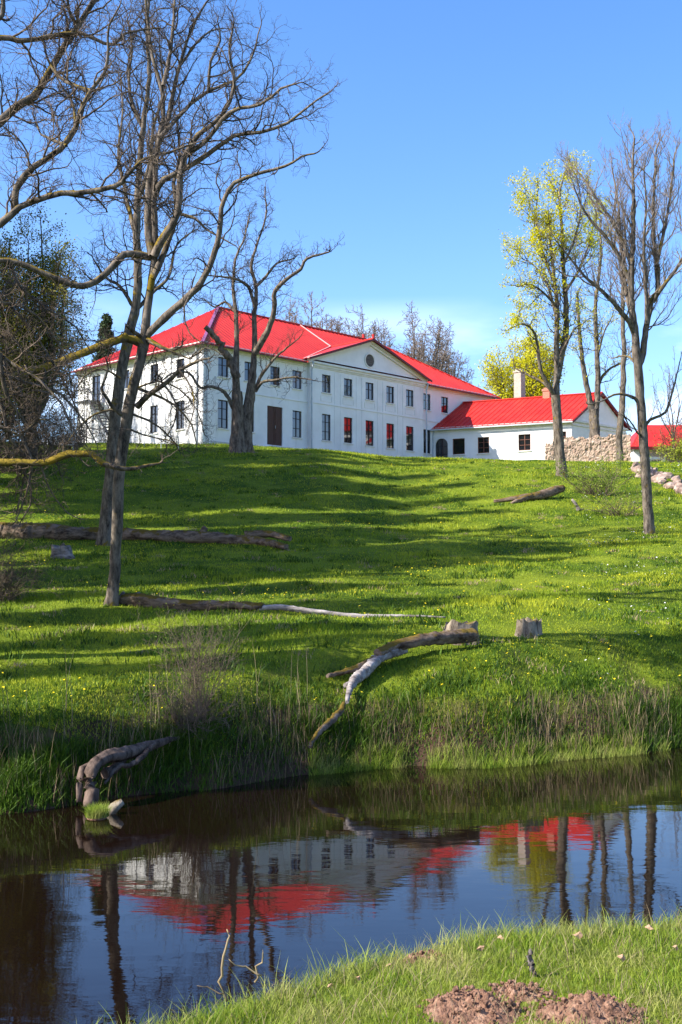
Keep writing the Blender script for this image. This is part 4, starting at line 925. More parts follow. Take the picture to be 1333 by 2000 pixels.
# spruce behind the left end
b_ = base_at(205, 122); H = P(205, 612, 122)[2] - b_[2]
root = empty('spruce', b_, 'dark spruce top behind the left end of the manor', 'tree')
tk = MB(); tk.tube([(0, 0, -.3), (0, 0, H)], [.3, .03]); tk.build('trunk', 'bark_dark', root)
rng = np.random.default_rng(8); pts_ = []
for k in range(46):
    h = H * (.12 + .88 * k / 46); rad = (1 - h / H) * 3.6 + .3
    for j in range(9):
        a = rng.uniform(0, 6.28)
        for t in np.linspace(.1, 1, 12): pts_.append((math.cos(a) * rad * t, math.sin(a) * rad * t, h - .35 * rad * t * t))
pts_ = np.array(pts_) + np.array(root.location); leafcloud('crown', pts_, 3, .16, .12, 'spruce', root, rng)

# trees beyond the left edge: they throw the long shadow bands on the meadow
far_l = dict(gap=.55, len1=2.8, rmin=.014, sub=.5, wig=.25, up=.08, levels=3)
proto = empty('bare_tree', (-20, 32.5, gz1(-20, 32.5)), 'bare tree beyond the left edge of the view', 'tree', 'bare trees beyond the left edge')
generic(proto, 61, 21, 5.5, far_l, stems=11, r=.42, fork=.3)
def copy_tree(o, loc, rz, s_):
    c_ = o.copy(); COL.objects.link(c_); c_.location = loc; c_.rotation_euler = (0, 0, rz); c_.scale = (s_,) * 3
    for ch_ in [x for x in bpy.data.objects if x.parent == o]:
        d = ch_.copy(); COL.objects.link(d); d.parent = c_
    return c_
for x, y, rz, s_ in ((-34, 91, 1.1, 1.1), (-36, 97, 2.6, 1.2), (-24, 58, .3, 1.1), (-28, 73, 2.3, 1.1), (-32, 84, .7, 1.2)):
    copy_tree(proto, (x, y, gz1(x, y)), rz, s_)

pop = empty('leafy_tree', (-17, 38.5, gz1(-17, 38.5)), 'tall narrow leafed tree beyond the left edge of the view', 'tree', 'leafy trees beyond the left edge')
generic(pop, 66, 27, 2.3, dict(gap=.5, len1=1.9, rmin=.014, sub=.5, wig=.3, up=.06, levels=3), stems=9, r=.34, fork=.1, leaf=('olive', 7, .13, .9, .25))
for x, y, rz, s_ in ((-17.5, 34.8, 1, .85), (-20, 50, 2, .95), (-22, 55, 3, 1.0), (-23, 60.5, 4, 1.05), (-24, 66, 5, 1.0), (-26, 71.5, .5, 1.05), (-27, 77, 1.5, 1.1), (-19, 45, 1.5, .9), (-13.5, 29, 2.5, .55), (-12, 25, 3.5, .48), (-10.5, 21.5, 4.5, .42), (-9.5, 18.4, 5.5, .36), (-7.5, 15.6, .5, .26), (-27, 57.5, 2.7, 1.0), (-28.5, 63, 3.7, 1.05), (-16.5, 31.8, .2, .6), (-21, 41.5, 4.2, .8)):
    copy_tree(pop, (x, y, gz1(x, y)), rz, s_)
# ---- shrubs
def shrub(name, u, v, H, W_, n_, seed, label, twig, leaf=None, Y=None, levels=2, r=.012, sub=.3, cat='shrub', lean=0, rmin=.004, wig=.2):
    g_ = G(u, v) if Y is None else np.array(base_at(u, Y, v)); root = empty(name, tuple(g_), label, cat)
    T = Tree(seed, dict(rmin=rmin, sub=sub, wig=wig, up=.05, levels=levels)); R = random.Random(seed)
    for i in range(n_):
        a = R.uniform(0, 6.28); q_ = R.uniform(.1, 1); d = np.array((math.cos(a) * q_ * W_ + lean, math.sin(a) * q_ * W_ * .6, H * R.uniform(.6, 1))); L_ = np.linalg.norm(d)
        T.grow(g_ + np.array((math.cos(a) * .15 * W_, math.sin(a) * .1 * W_, -.05)), d / L_, L_, r, 4 - levels if levels < 3 else 1)
    T.tw.build('stems', twig, root)
    if leaf: T.leaves(root, *leaf)
    return root
shrub('leafless_shrub', 385, 1392, 1.75, .75, 26, 71, 'thin leafless shrub standing on the near bank edge at left', 'twig_brown', ('bush_green', 1, .012, .5, .02), levels=3, r=.007, sub=.30, rmin=.0022, wig=.12)
shrub('dead_brush', 375, 1425, .75, .95, 60, 72, 'tangled reddish brown dead brush hanging over the bank', 'twig_brown', None, levels=3, r=.007, sub=.3, rmin=.003, wig=.3)
shrub('low_shrub', 1172, 968, 1.9, 2.6, 30, 73, 'low green budding shrub on the slope between the maple and the tall right tree', 'twig_brown', ('bush_green', 3, .045, 1, .12), levels=3, r=.02, sub=.55, rmin=.008)
shrub('low_shrub', 1212, 1008, 1.3, 1.9, 22, 74, 'small dark twiggy shrub just left of the tall right tree trunk', 'twig_brown', ('bush_green', 2, .035, .8, .1), levels=3, r=.015, sub=.5, rmin=.007)
shrub('red_budding_bush', 1330, 900, 4.2, 2.6, 26, 75, 'reddish budding bush against the cottage roof', 'twig_brown', ('bush_red', 3, .06, 1, .15), Y=108, levels=3, r=.03, sub=.8, rmin=.012)
shrub('green_bush', 1322, 905, 1.9, 2.0, 20, 76, 'bright green bush in front of the cottage wall', 'twig', ('lime', 5, .07, 1, .15), Y=98, levels=3, r=.02, sub=.7, rmin=.01)
for i, (u, v, H, W_) in enumerate(((20, 905, 4.6, 3.0), (85, 895, 3.6, 2.8), (-30, 930, 4, 2.6), (140, 885, 2.4, 2.0))):
    shrub('thicket_bush', u, v, H, W_, 60, 80 + i, ('brown leafless thicket by the mossy limb at the left edge', 'brown leafless thicket in front of the white bench', 'leafless thicket beyond the left edge', 'low leafless thicket right of the white bench')[i], 'twig_brown', None, Y=(70, 76, 66, 82)[i], levels=3, r=.02, sub=.6, rmin=.009)
shrub('hanging_brush', 5, 1075, 1.6, 1.2, 44, 88, 'dense brown twig tangle at the left edge below the fallen trunk', 'twig_brown', None, Y=30, levels=3, r=.01, sub=.3, rmin=.004, wig=.3)

# ------------------------------------------------------------------ fallen wood
def logm(name, pts, rads, m_, label, cat='fallen trunk', parent=None, seed=1, sides=20, amp=.2, step=.07, breaks=0):
    rng = np.random.default_rng(seed); q_ = resample(pts, step, .006, rng); t = np.linspace(0, 1, len(q_)); rr = np.interp(t, np.linspace(0, 1, len(rads)), rads)
    o0_ = q_[0].copy(); V = []; Fq = []
    for i, p in enumerate(q_):
        T_ = q_[min(i + 1, len(q_) - 1)] - q_[max(i - 1, 0)]; T_ /= np.linalg.norm(T_); ref = np.array((0, 0, 1.)) if abs(T_[2]) < .9 else np.array((0, 1., 0)); U = np.cross(T_, ref); U /= np.linalg.norm(U); W_ = np.cross(U, T_)
        for j in range(sides):
            a = 2 * math.pi * j / sides; d = U * math.cos(a) + W_ * math.sin(a)
            nn = mnoise.noise(Vector(p * 1.3 + d * .9 + seed)) * amp * 1.4 + mnoise.noise(Vector(p * .8 + d * 3.5 + seed * 2)) * amp + abs(mnoise.noise(Vector(p * 1.5 + d * 6 + seed * 3))) * amp * .8 + mnoise.noise(Vector(p * 9 + d)) * amp * .25
            V.append(p + d * rr[i] * (1 + nn) - o0_)
    n_ = len(q_)
    for i in range(n_ - 1):
        for j in range(sides): j2 = (j + 1) % sides; Fq.append((i * sides + j, i * sides + j2, (i + 1) * sides + j2, (i + 1) * sides + j))
    me = bpy.data.meshes.new(name); me.from_pydata([tuple(v_) for v_ in V], [], Fq + [tuple(range(sides - 1, -1, -1)), tuple(range((n_ - 1) * sides, n_ * sides))]); me.update()
    for p in me.polygons[:-2]: p.use_smooth = True
    if parent is None:
        o_ = link(name, me, m_); o_.location = tuple(o0_); tag(o_, label, cat)
    else:
        o_ = link(name, me, m_, parent); o_.location = tuple(o0_ - np.array(parent.location))
    return o_
def gpts(uv, lift=0.0, ymin=9): return [G(u, v, ymin) + np.array((0, 0, lift)) for u, v in uv]

# log A: big fallen trunk behind the left trees
ya = G(205, 1066)[1] + .9
la = lambda u, v: P(u, v, ya + (u - 205) * -.004)
root = empty('fallen_tree', tuple(la(120, 1045)), 'huge dark weathered trunk lying across the slope behind the two left trees', 'fallen trunk')
def on(u, Y, r_): p = P(u, 1050, Y); return np.array((p[0], Y, gz1(p[0], Y) + r_))
yA = G(120, 1056)[1]; kA = PX(yA)
logm('trunk', [on(u, yA + dy, r_ * .55) for u, dy, r_ in ((-60, 1, .55), (0, .8, .5), (60, .5, .5), (130, .4, .42), (190, .6, .36), (250, .2, .36), (330, -.3, .30), (400, -.6, .34), (460, -.8, .30), (520, -1.6, .26), (560, -2.6, .22))], [.42, .42, .40, .34, .29, .27, .23, .27, .24, .20, .15, .10], 'deadwood_brown', '', parent=root, seed=3)
logm('branch_stub', [on(480, yA - .9, .3), on(520, yA - .9, .42), on(568, yA - 1.6, .35)], [.2, .14, .10], 'deadwood_brown', '', parent=root, seed=4)
logm('branch_stub', [on(395, yA - .5, .35), on(402, yA - .5, .62)], [.14, .1], 'deadwood_brown', '', parent=root, seed=5)
# log B: long pale broken trunk
yB = G(240, 1180)[1]
root = empty('fallen_tree', tuple(on(235, yB + .2, 0)), 'long pale broken trunk stretching right from the foot of the mossy trunked tree', 'fallen trunk')
yB2 = G(860, 1208)[1]
lb_ = lambda u, r_: on(u, yB + (yB2 - yB) * (u - 240) / 620, r_)
logm('trunk', [lb_(238, .12), lb_(300, .13), lb_(380, .11), lb_(450, .10), lb_(515, .08)], [.13, .17, .14, .12, .13, .10, .08], 'deadwood_brown', '', parent=root, seed=6, step=.06, amp=.28)
logm('bare_pole', [lb_(505, .06), lb_(560, .07), lb_(640, .05), lb_(720, .05), lb_(800, .03), lb_(870, .02)], [.07, .075, .065, .05, .05, .03, .02], 'bleached', '', parent=root, seed=7, step=.1, amp=.15)
logm('branch_stub', [lb_(236, .1), lb_(244, .3)], [.09, .03], 'deadwood', '', parent=root, seed=8, step=.05)
logm('branch_stub', [lb_(255, .2), lb_(275, .33)], [.06, .03], 'deadwood', '', parent=root, seed=9, step=.05)
# right slope log
yR = G(1035, 978, 40)[1]
root = empty('fallen_log', tuple(on(1035, yR, 0)), 'mossy forked log lying on the upper right slope below the budding maple', 'fallen log')
logm('trunk', [P(1100, 953, yR + 1.2), P(1080, 959, yR + .9), P(1050, 968, yR + .4), P(1020, 972, yR), P(985, 976, yR), P(965, 979, yR)], [.2, .24, .22, .18, .12, .08], 'deadwood_brown', '', parent=root, seed=10, step=.15)
logm('branch_stub', [P(1040, 969, yR + .2), P(1015, 977, yR - .4), P(998, 984, yR - .6)], [.16, .14, .07], 'deadwood_brown', '', parent=root, seed=11, step=.12)
# river limb
p_ = lambda u, v, dy=0: G(u, v) + np.array((0, dy, 0))
GL = lambda u, v, h=.12: G(u, v + 6) * .985 + np.array((0, 0, EYE * .015 + h * .3))
yC = G(860, 1268)[1]
root = empty('fallen_limb', tuple(G(800, 1290)), 'bleached forked limb with mossy trunk sloping down the bank near the middle', 'fallen limb')
logm('trunk', [GL(928, 1252, .6), GL(880, 1256, .6), GL(820, 1264, .6), GL(770, 1274, .5), GL(738, 1285, .4)], [.13, .14, .12, .10, .09, .085], 'deadwood_brown', '', parent=root, seed=12, step=.05)
logm('bleached_branch', [GL(790, 1266), GL(745, 1281), GL(718, 1308), GL(690, 1332), GL(682, 1352), GL(678, 1372)], [.07, .10, .09, .085, .05, .03], 'bleached', '', parent=root, seed=13, step=.04, amp=.3)
logm('lower_branch', [GL(672, 1374), GL(664, 1390), GL(640, 1412), GL(618, 1440), GL(606, 1462)], [.035, .055, .05, .04, .025], 'deadwood_brown', '', parent=root, seed=43, step=.05)
logm('branch_stub', [GL(692, 1334), GL(674, 1337)], [.06, .04], 'bleached', '', parent=root, seed=14, step=.04)
logm('branch_stub', [GL(770, 1274), GL(735, 1286), GL(700, 1303), GL(640, 1320)], [.08, .07, .06, .03], 'deadwood_brown', '', parent=root, seed=15, step=.05)

def stump(u, v, r_, h, m_, label, seed, tilt=0, name='tree_stump', cat='tree stump', group=None):
    g_ = G(u, v); q_ = [g_ + np.array((tilt * t, 0, -.15 + (h + .15) * t)) for t in np.linspace(0, 1, 7)]
    rng = np.random.default_rng(seed); sides = 18; V = []; Fq = []
    for i, p in enumerate(q_):
        t = i / 6; rad = r_ * (1 + .45 * (1 - t) ** 3 - .1 * t)
        for j in range(sides):
            a = 2 * math.pi * j / sides; k_ = 1 + .12 * math.sin(a * 3 + seed) + .08 * mnoise.noise(Vector((math.cos(a) * 2, math.sin(a) * 2, seed + t * 2))) * 2
            dz = (mnoise.noise(Vector((math.cos(a) * 1.5, math.sin(a) * 1.5, seed * 3))) * .55 * h) if i >= 5 else 0
            V.append(tuple(p + np.array((math.cos(a) * rad * k_, math.sin(a) * rad * k_ * .8, dz)) - g_))
    V.append(tuple(q_[-1] + np.array((0, 0, -.03)) - g_)); c_ = len(V) - 1
    for i in range(6):
        for j in range(sides): j2 = (j + 1) % sides; Fq.append((i * sides + j, i * sides + j2, (i + 1) * sides + j2, (i + 1) * sides + j))
    Fq += [(6 * sides + j, 6 * sides + (j + 1) % sides, c_) for j in range(sides)]
    me = bpy.data.meshes.new(name); me.from_pydata(V, [], Fq); me.update(); o_ = link(name, me, m_); o_.location = tuple(g_); tag(o_, label, cat, group); return o_
stump(1030, 1243, .23, .33, 'stump', 'sawn grey stump on the lawn above the right bank', 31)
stump(1051, 1241, .09, .31, 'stump', 'narrow stump close beside the wider sawn one', 32)
stump(892, 1252, .37, .36, 'stump', 'broad mossy stump block at the top end of the bleached limb', 33, tilt=.08)
stump(124, 1088, .36, .42, 'deadwood', 'jagged grey stump below the huge dark trunk at left', 34, tilt=-.1)
g_ = G(1127, 998, 40); logm('broken_stick', [g_ + np.array((.12, 0, 0)), g_ + np.array((0, .1, .3)), g_ + np.array((-.2, .2, .62))], [.11, .08, .05], 'deadwood', 'short pale broken stick standing on the upper right slope', 'stick', seed=35)

# root at the water on the left
root = empty('exposed_root', tuple(P(215, 1480, 16.6)), 'thick grey exposed root arching from the left bank down into the water', 'tree root')
logm('main_root', [P(350, 1440, 18.0), P(310, 1452, 17.4), P(270, 1464, 17.0), P(235, 1474, 16.6), P(205, 1480, 16.3), P(184, 1496, 16.05), P(173, 1522, 15.95), P(180, 1545, 15.9), P(178, 1575, 15.85)], [.02, .045, .06, .075, .085, .09, .075, .085, .10], 'root', '', parent=root, seed=21, step=.06)
logm('side_root', [P(195, 1488, 16.3), P(162, 1502, 16.1), P(156, 1530, 15.95), P(155, 1566, 15.9)], [.06, .05, .035, .04], 'root', '', parent=root, seed=22, step=.06)
logm('side_root', [P(240, 1480, 16.8), P(225, 1500, 16.5), P(205, 1512, 16.3)], [.07, .06, .07], 'root', '', parent=root, seed=23, step=.06)
logm('side_root', [P(300, 1455, 17.2), P(262, 1490, 16.6), P(228, 1500, 16.4), P(205, 1530, 16.1)], [.03, .04, .03, .015], 'root', '', parent=root, seed=26, step=.06)
logm('driftwood', [P(208, 1578, 15.6) * np.array((1, 1, 0)) + np.array((0, 0, .0)), P(224, 1570, 15.6) * np.array((1, 1, 0)) + np.array((0, 0, .08)), P(240, 1558, 15.6) * np.array((1, 1, 0)) + np.array((0, 0, .16))], [.06, .06, .035], 'stump', 'short piece of driftwood leaning from the water beside the grass tussock', 'driftwood', seed=24, step=.05)

# ------------------------------------------------------------------ grass
def blades(name, X, Y, Z, H, W_, m_, rng, segs=2, bend=.5, label=None, cat=None, parent=None, kind='stuff', hx=0, hy=0):
    n_ = len(X); a = rng.uniform(0, 2 * np.pi, n_); wd = np.stack([np.cos(a), np.sin(a), np.zeros(n_)], 1) * (W_ / 2)[:, None]
    b_ = rng.uniform(0, 2 * np.pi, n_); bd = np.stack([np.cos(b_) + hx, np.sin(b_) + hy, np.zeros(n_)], 1) * (H * bend * rng.uniform(.2, 1.2, n_))[:, None]
    base = np.stack([X, Y, Z], 1); V = []; up = np.zeros((n_, 3)); up[:, 2] = H
    lv = [i / segs for i in range(segs)]
    for t in lv:
        c_ = base + up * t + bd * t * t; k = 1 - .45 * t; V += [c_ - wd * k, c_ + wd * k]
    V.append(base + up * .96 + bd); V = np.stack(V, 1); m2 = V.shape[1]; o_ = np.arange(n_)[:, None] * m2
    Q = [o_ + np.array([2 * i, 2 * i + 1, 2 * i + 3, 2 * i + 2]) for i in range(segs - 1)]
    T_ = o_ + np.array([2 * (segs - 1), 2 * (segs - 1) + 1, 2 * segs])
    V = V.reshape(-1, 3)
    if parent is not None: V = V - np.array(parent.location)
    ob = link(name, np_mesh(name, V, np.concatenate(Q) if Q else None, T_), m_, parent)
    if parent is None: tag(ob, label, cat, None, kind)
    return ob
rng = np.random.default_rng(77)
# near bank
n_ = 175000; X = rng.uniform(-2.2, 3.6, n_); yn = np.interp(X, YN_X, YN_Y); Y = yn + .55 - np.abs(rng.uniform(0, 1, n_)) * 3.4
k = (Y > 3.7) & (np.abs(X / Y) < .36); X, Y = X[k], Y[k]; Z = gz(X, Y)
MOLES = [(925, 1980, .20, .065), (1155, 1980, .22, .065), (1022, 1945, .13, .025), (822, 1872, .11, .018)]
mole_pos = []
def Gn(u, v):
    x, yy, z = ray(u, v); Yv = np.arange(3.2, 9, .01); kk_ = Yv / yy; dz = EYE + z * kk_ - gz(x * kk_, Yv); i = np.argmax(dz < 0); return np.array((x * kk_[i], Yv[i], float(gz(x * kk_[i], Yv[i]))))
keep = np.ones(len(X), bool)
for u, v, r_, h in MOLES:
    g_ = Gn(u, v); mole_pos.append((g_, r_, h)); d = np.hypot(X - g_[0], (Y - g_[1])); keep &= d > r_ * (.88 + .25 * rng.random(len(X)))
pt_ = val(X, Y, 2.3, 3); keep &= rng.random(len(X)) < np.clip(.45 + .8 * pt_, .3, 1)
X, Y, Z, pt_ = X[keep], Y[keep], Z[keep], pt_[keep]
edge = np.exp(-((Y - np.interp(X, YN_X, YN_Y) - .15) / .35) ** 2)
H = rng.gamma(5, .2, len(X)) * (.022 + .030 * pt_ ** 2 + .042 * edge)
blades('grass', X, Y, Z - .005, H, rng.uniform(.0022, .0048, len(X)), 'grass_near', rng, 3, .75, 'short sunlit grass covering the near bank', 'grass')
n_ = 6500; X = rng.uniform(-1.6, 3, n_); Y = np.interp(X, YN_X, YN_Y) + .5 - rng.uniform(0, 2.6, n_); k = Y > 3.8; X, Y = X[k], Y[k]
blades('dry_grass', X, Y, gz(X, Y), rng.uniform(.02, .13, len(X)), rng.uniform(.0012, .003, len(X)), 'straw', rng, 3, 1.1, 'thin straw coloured stalks among the grass of the near bank', 'grass')
# lawn of the far side
n_ = 330000; Y = 17 + 80 * rng.random(n_) ** 1.55; X = Y * rng.uniform(-.325, .325, n_); Z = gz(X, Y); k = (Z > .35); X, Y, Z = X[k], Y[k], Z[k]
rel = val(X, Y, .45, 9); H = rng.uniform(.4, 1.3, len(X)) * (.035 + .13 * np.clip(rel, 0, 1) ** 3) * (1 + Y / 90)
loc = np.column_stack([X, Y])
blades('lawn_grass', X, Y, Z - .01, H, .006 + .00052 * Y, 'grass_lawn', rng, 1, .6, 'bright green meadow grass over the whole hillside', 'grass')
# crest tufts
# bank herbs
n_ = 95000; X = rng.uniform(-9, 11, n_); yf = np.interp(X, YF_X, YF_Y) + .12 * np.sin(X * 2.1); d = np.where(rng.random(n_) < .4, rng.uniform(-.12, .9, n_), rng.gamma(2.0, .75, n_)); Y = yf + .05 + d; k = (np.abs(X / Y) < .33); X, Y, d = X[k], Y[k], d[k]
cl = val(X, Y, 1.5, 2); k = rng.random(len(X)) < np.clip(cl * 1.5 - .15, .05, 1); X, Y, d, cl = X[k], Y[k], d[k], cl[k]
H = rng.uniform(.35, 1.2, len(X)) * (.10 + .26 * cl ** 2) * np.clip(1.25 - d / 4.5, .3, 1)
blades('bank_herbs', X, Y, np.maximum(gz(X, Y), -.03) - .02, H, rng.uniform(.008, .022, len(X)), 'herb', rng, 2, .7, 'lush dark green herbs and nettles along the far bank', 'plants')
# coarse weed clumps and dead tufts on the meadow
for nm, nn_, m_, hh, ww0, lab, zlo in (('weed_clumps', 1500, 'herb', .17, .016, 'darker coarse weed clumps scattered over the hillside', 0), ('dead_tufts', 420, 'straw', .12, .010, 'small straw coloured dead tufts scattered over the hillside', 0)):
    Yc = 18.5 + 72 * rng.random(nn_) ** 1.4; Xc = Yc * rng.uniform(-.32, .32, nn_); k = (val(Xc, Yc, .8, 11) > .42) & (gz(Xc, Yc) > .9); Xc, Yc = Xc[k], Yc[k]; m2_ = 22
    sc_ = np.repeat(rng.uniform(.5, 1.3, len(Xc)), m2_); X = np.repeat(Xc, m2_) + rng.normal(size=len(Xc) * m2_) * .14 * sc_; Y = np.repeat(Yc, m2_) + rng.normal(size=len(Xc) * m2_) * .14 * sc_
    blades(nm, X, Y, gz(X, Y) - .01, sc_ * rng.uniform(.5, 1.2, len(X)) * hh, ww0 + .0004 * Y, m_, rng, 2, .7, lab, 'plants')
# dry reeds
def reeds(n_, xr_, dmin, dmax, h0, h1, m_, lab, w0=.005, w1=.011, clump=1.9, seed=6, bend=.35, thr=.45):
    X = rng.uniform(*xr_, n_); yf = np.interp(X, YF_X, YF_Y) + .12 * np.sin(X * 2.1); Y = yf + rng.uniform(dmin, dmax, n_); cl = val(X, Y * .4, clump, seed); k = (cl > thr + rng.uniform(-.1, .1, n_)) & (np.abs(X / Y) < .33); X, Y = X[k], Y[k]
    Z = np.maximum(gz(X, Y), -.05); blades('reeds', X, Y, Z - .03, rng.uniform(h0, h1, len(X)), rng.uniform(w0, w1, len(X)), m_, rng, 3, bend, lab, 'reeds')
reeds(5000, (-8, 10), -.1, 1.1, .15, .55, 'straw_dark', 'old brown reed stems at the foot of the far bank', thr=.42)
reeds(900, (-8, 10), .0, 1.2, .2, .5, 'straw', 'pale dry reed clumps along the far bank', thr=.55, clump=2.6, seed=2)
reeds(800, (3.2, 9), .0, 1.0, .3, .62, 'straw', 'tall pale straw clumps on the right part of the far bank', thr=.5, clump=1.7, seed=4, bend=.3)
reeds(170, (-6.5, -.5), .3, 1.8, .5, 1.2, 'straw', 'tall thin dry stalks on the left part of the far bank', w0=.006, w1=.010, thr=.3, bend=.16)
reeds(9000, (-.5, 7), -.25, .25, .10, .30, 'grass_near', 'short fresh water grass at the river edge', thr=.40, bend=.5)
# tussock in the water and grass patch under the root
for (u, v, Y_, rr_, nn, hh, lab) in ((190, 1578, 15.3, .15, 600, .2, 'green grass tussock growing in the water below the exposed root'),):
    p = P(u, v, Y_); root = empty('grass_tussock', (p[0], p[1], 0), lab, 'tussock'); a = rng.uniform(0, 6.28, nn); r2_ = rr_ * np.sqrt(rng.random(nn))
    mo = MB(); mo.tube([(0, 0, -.2), (0, 0, .0), (0, 0, .05)], [.15, .13, .04], 12); mo.build('mound', 'earth', root, True)
    blades('blades', p[0] + np.cos(a) * r2_, p[1] + np.sin(a) * r2_, np.full(nn, .02), rng.uniform(.5, 1, nn) * hh, np.full(nn, .008), 'grass_near', rng, 2, .8, parent=root)
# flowers
def flowers(n_, m_, lab, zone, size, name):
    Y = 17.5 + 76 * rng.random(n_) ** zone[2]; X = Y * rng.uniform(zone[0], zone[1], n_); Z = gz(X, Y); cl = val(X, Y, zone[3], zone[4]); k = (Z > .9) & (cl > .56 + rng.uniform(-.10, .16, n_)); X, Y, Z = X[k], Y[k], Z[k]
    a = rng.uniform(0, 6.28, len(X)); s_ = (size * (1 + Y / 45) * rng.uniform(.6, 1.2, len(X)))[:, None]; c_ = np.stack([X, Y, Z + .09 + .1 * rng.random(len(X))], 1)
    n1 = np.stack([np.cos(a), np.sin(a), np.full(len(X), .3)], 1); n2 = np.stack([-np.sin(a), np.cos(a), np.full(len(X), .5)], 1)
    V = np.stack([c_ - n1 * s_, c_ - n2 * s_, c_ + n1 * s_, c_ + n2 * s_], 1).reshape(-1, 3)
    tag(link(name, np_mesh(name, V, np.arange(len(X) * 4).reshape(-1, 4)), m_), lab, 'flowers', None, 'stuff')
flowers(4800, 'dandelion', 'small yellow dandelions dotted over the hillside', (-.3, .32, 1.0, .35, 3), .013, 'dandelions')
flowers(1500, 'dandelion', 'yellow flowers among the herbs of the right bank', (-.02, .3, 4.5, 1.2, 1), .016, 'dandelions')
flowers(1300, 'daisy', 'tiny white flowers on the right of the slope', (.2, .32, .8, .5, 6), .016, 'daisies')

# molehills
for i, (g_, r_, h) in enumerate(mole_pos):
    nr, na = 40, 110; V = []; Fq = []
    for a_i in range(nr + 1):
        for b_i in range(na):
            t = a_i / nr; a = 2 * math.pi * b_i / na; x = math.cos(a) * t * r_ * 1.15; y = math.sin(a) * t * r_ * 1.0
            z = h * (1 - t * t) ** 1.3; p3 = Vector((x + i, y, 0)); f_ = (1 - t ** 4)
            z += f_ * (abs(mnoise.noise(p3 * 28)) * .028 + abs(mnoise.noise(p3 * 60)) * .018 + mnoise.noise(p3 * 9) * .03) - .012
            V.append((x, y, z + gz1(g_[0] + x, g_[1] + y) - g_[2]))
    for a_i in range(nr):
        for b_i in range(na): b2_ = (b_i + 1) % na; Fq.append((a_i * na + b_i, a_i * na + b2_, (a_i + 1) * na + b2_, (a_i + 1) * na + b_i))
    me = bpy.data.meshes.new('molehill'); me.from_pydata(V, [], Fq); me.update()
    root = empty('molehill', tuple(g_), ('reddish crumbly molehill at the bottom, left of the other large one', 'reddish crumbly molehill nearest the bottom right corner', 'low flat molehill behind and between the two large ones', 'small scrape of dry earth in the grass near the water edge')[i], 'molehill', 'molehills on the near bank')
    link('mound', me, 'earth', root)
    cb = MB(); R = random.Random(i)
    import bmesh
    bm = bmesh.new()
    for k in range(int(300 * r_ / .2)):
        a = R.uniform(0, 6.28); t = R.random() ** .6 * 1.12; x, y = math.cos(a) * t * r_ * 1.15, math.sin(a) * t * r_; s_ = .002 + .011 * R.random() ** 3
        res = bmesh.ops.create_icosphere(bm, subdivisions=1, radius=s_); z = h * max(0, 1 - t * t) ** 1.3 + R.uniform(.0, .02) * (t < 1)
        for v_ in res['verts']: v_.co += Vector((x + R.uniform(-.3, .3) * s_, y + R.uniform(-.3, .3) * s_, z + R.uniform(-.3, .3) * s_ + gz1(g_[0] + x, g_[1] + y) - g_[2]))
    me = bpy.data.meshes.new('clods'); bm.to_mesh(me); bm.free(); o_ = link('crumbs', me, 'earth', root); o_['kind'] = 'stuff'
# dry stems and leaves in the foreground
def stem(uv, Y_, r_, label, name='dry_stalk', m_='straw', cat='stem'):
    logm(name, [P(u, v, Y_) for u, v in uv], [r_, r_ * .8, r_ * .4], m_, label, cat, seed=2, sides=6, amp=.05, step=.02)
ys_ = Gn(442, 1945)[1]
stem([(444, 1955), (437, 1925), (436, 1890), (442, 1850), (448, 1830), (446, 1823)], ys_, .004, 'tall curved pale stem standing at the water edge')
stem([(498, 1918), (510, 1895), (516, 1870), (514, 1855)], Gn(500, 1925)[1], .003, 'short curved pale stem right of the tall one')
stem([(512, 1905), (490, 1895), (462, 1885), (446, 1872)], Gn(505, 1918)[1], .0025, 'thin leaning stalk between the two pale stems')
stem([(440, 1940), (415, 1935), (385, 1925)], ys_, .002, 'reddish low stalk leaning left over the water', m_='straw_dark')
gl = Gn(1040, 1908); logm('lichen_twig', [gl + np.array((.012, 0, -.01)), gl + np.array((0, 0, .04)), gl + np.array((-.012, .01, .08)), gl + np.array((.0, .01, .11))], [.009, .012, .010, .013], 'deadwood', 'lichen covered twig piece upright in the near grass', 'twig', seed=9, sides=8, amp=.5, step=.008)
R = random.Random(9)
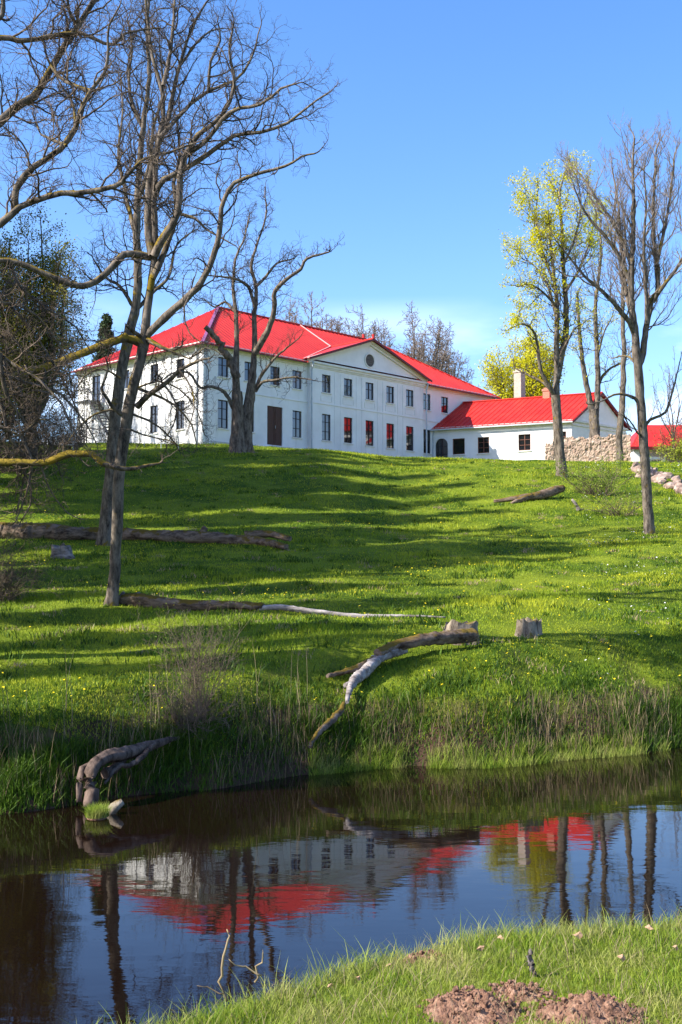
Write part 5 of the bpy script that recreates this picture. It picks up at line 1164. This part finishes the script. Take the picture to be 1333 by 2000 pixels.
for i, (u, v) in enumerate(((655, 1895), (645, 1945), (1185, 1800), (1230, 1815), (1320, 1870), (1270, 1830), (905, 1835), (1078, 1800), (980, 1850), (1130, 1845), (760, 1905), (1215, 1890), (850, 1850), (700, 1930), (940, 1870))):
    g_ = Gn(u, v); s_ = R.uniform(.012, .026); m_ = MB(); a = R.uniform(0, 6); N = 7
    pts_ = [(math.cos(a + k * 6.283 / N) * s_ * (1 + .3 * (k % 2)), math.sin(a + k * 6.283 / N) * s_ * .7, .012 * math.sin(k * 2.1)) for k in range(N)]
    for k in range(N): m_.poly([(0, 0, .008), pts_[k], pts_[(k + 1) % N]])
    o_ = m_.build('dry_leaf', 'dryleaf'); o_.location = (g_[0], g_[1], g_[2] + .045); o_.rotation_euler = (R.uniform(.3, 1.2), R.uniform(-.5, .5), 0)
    tag(o_, 'curled dry brown leaf lying in the near grass', 'leaf', 'dry leaves in the near grass')

# ------------------------------------------------------------------ bench and railing left of the manor
gb = G(117, 882, 60); root = empty('garden_bench', tuple(gb), 'white slatted garden bench half hidden by brush left of the manor', 'bench', rz=.15)
b_ = MB()
for k in range(4): b_.box(-1.0, 1.0, -.28 + k * .14, -.17 + k * .14, .43, .46)
b_.build('seat', 'whitepaint', root); b_ = MB()
for k in range(5): b_.box(-1.0, 1.0, .29, .32, .52 + k * .12, .61 + k * .12)
for x in (-.95, 0, .95): b_.box(x - .03, x + .03, .325, .36, .45, 1.1)
b_.build('backrest', 'whitepaint', root)
for x in (-.92, .92):
    for y in (-.25, .28): b_ = MB(); b_.box(x - .035, x + .035, y - .035, y + .03, -.1, .425); b_.build('leg', 'whitepaint', root)
    b_ = MB(); b_.box(x - .04, x + .04, -.28, .28, .66, .7); b_.box(x - .03, x + .03, -.26, -.2, .462, .658); b_.build('armrest', 'whitepaint', root)
r0_ = G(250, 872, 60); r1_ = G(349, 878, 60)
root = empty('handrail', tuple(r0_), 'low thin white handrail beside the left end wall of the manor', 'railing')
for k in range(4):
    t = k / 3; p = r0_ * (1 - t) + r1_ * t; z = gz1(p[0], p[1]) - r0_[2]; b_ = MB(); b_.tube([(p[0] - r0_[0], p[1] - r0_[1], z - .1), (p[0] - r0_[0], p[1] - r0_[1], z + .92)], .03, 6); b_.build('post', 'metal', root)
b_ = MB(); b_.tube([(p_t[0] - r0_[0], p_t[1] - r0_[1], gz1(p_t[0], p_t[1]) - r0_[2] + .95) for p_t in [r0_ * (1 - t) + r1_ * t for t in (0, .33, .67, 1)]], .025, 6); b_.build('rail', 'metal', root)
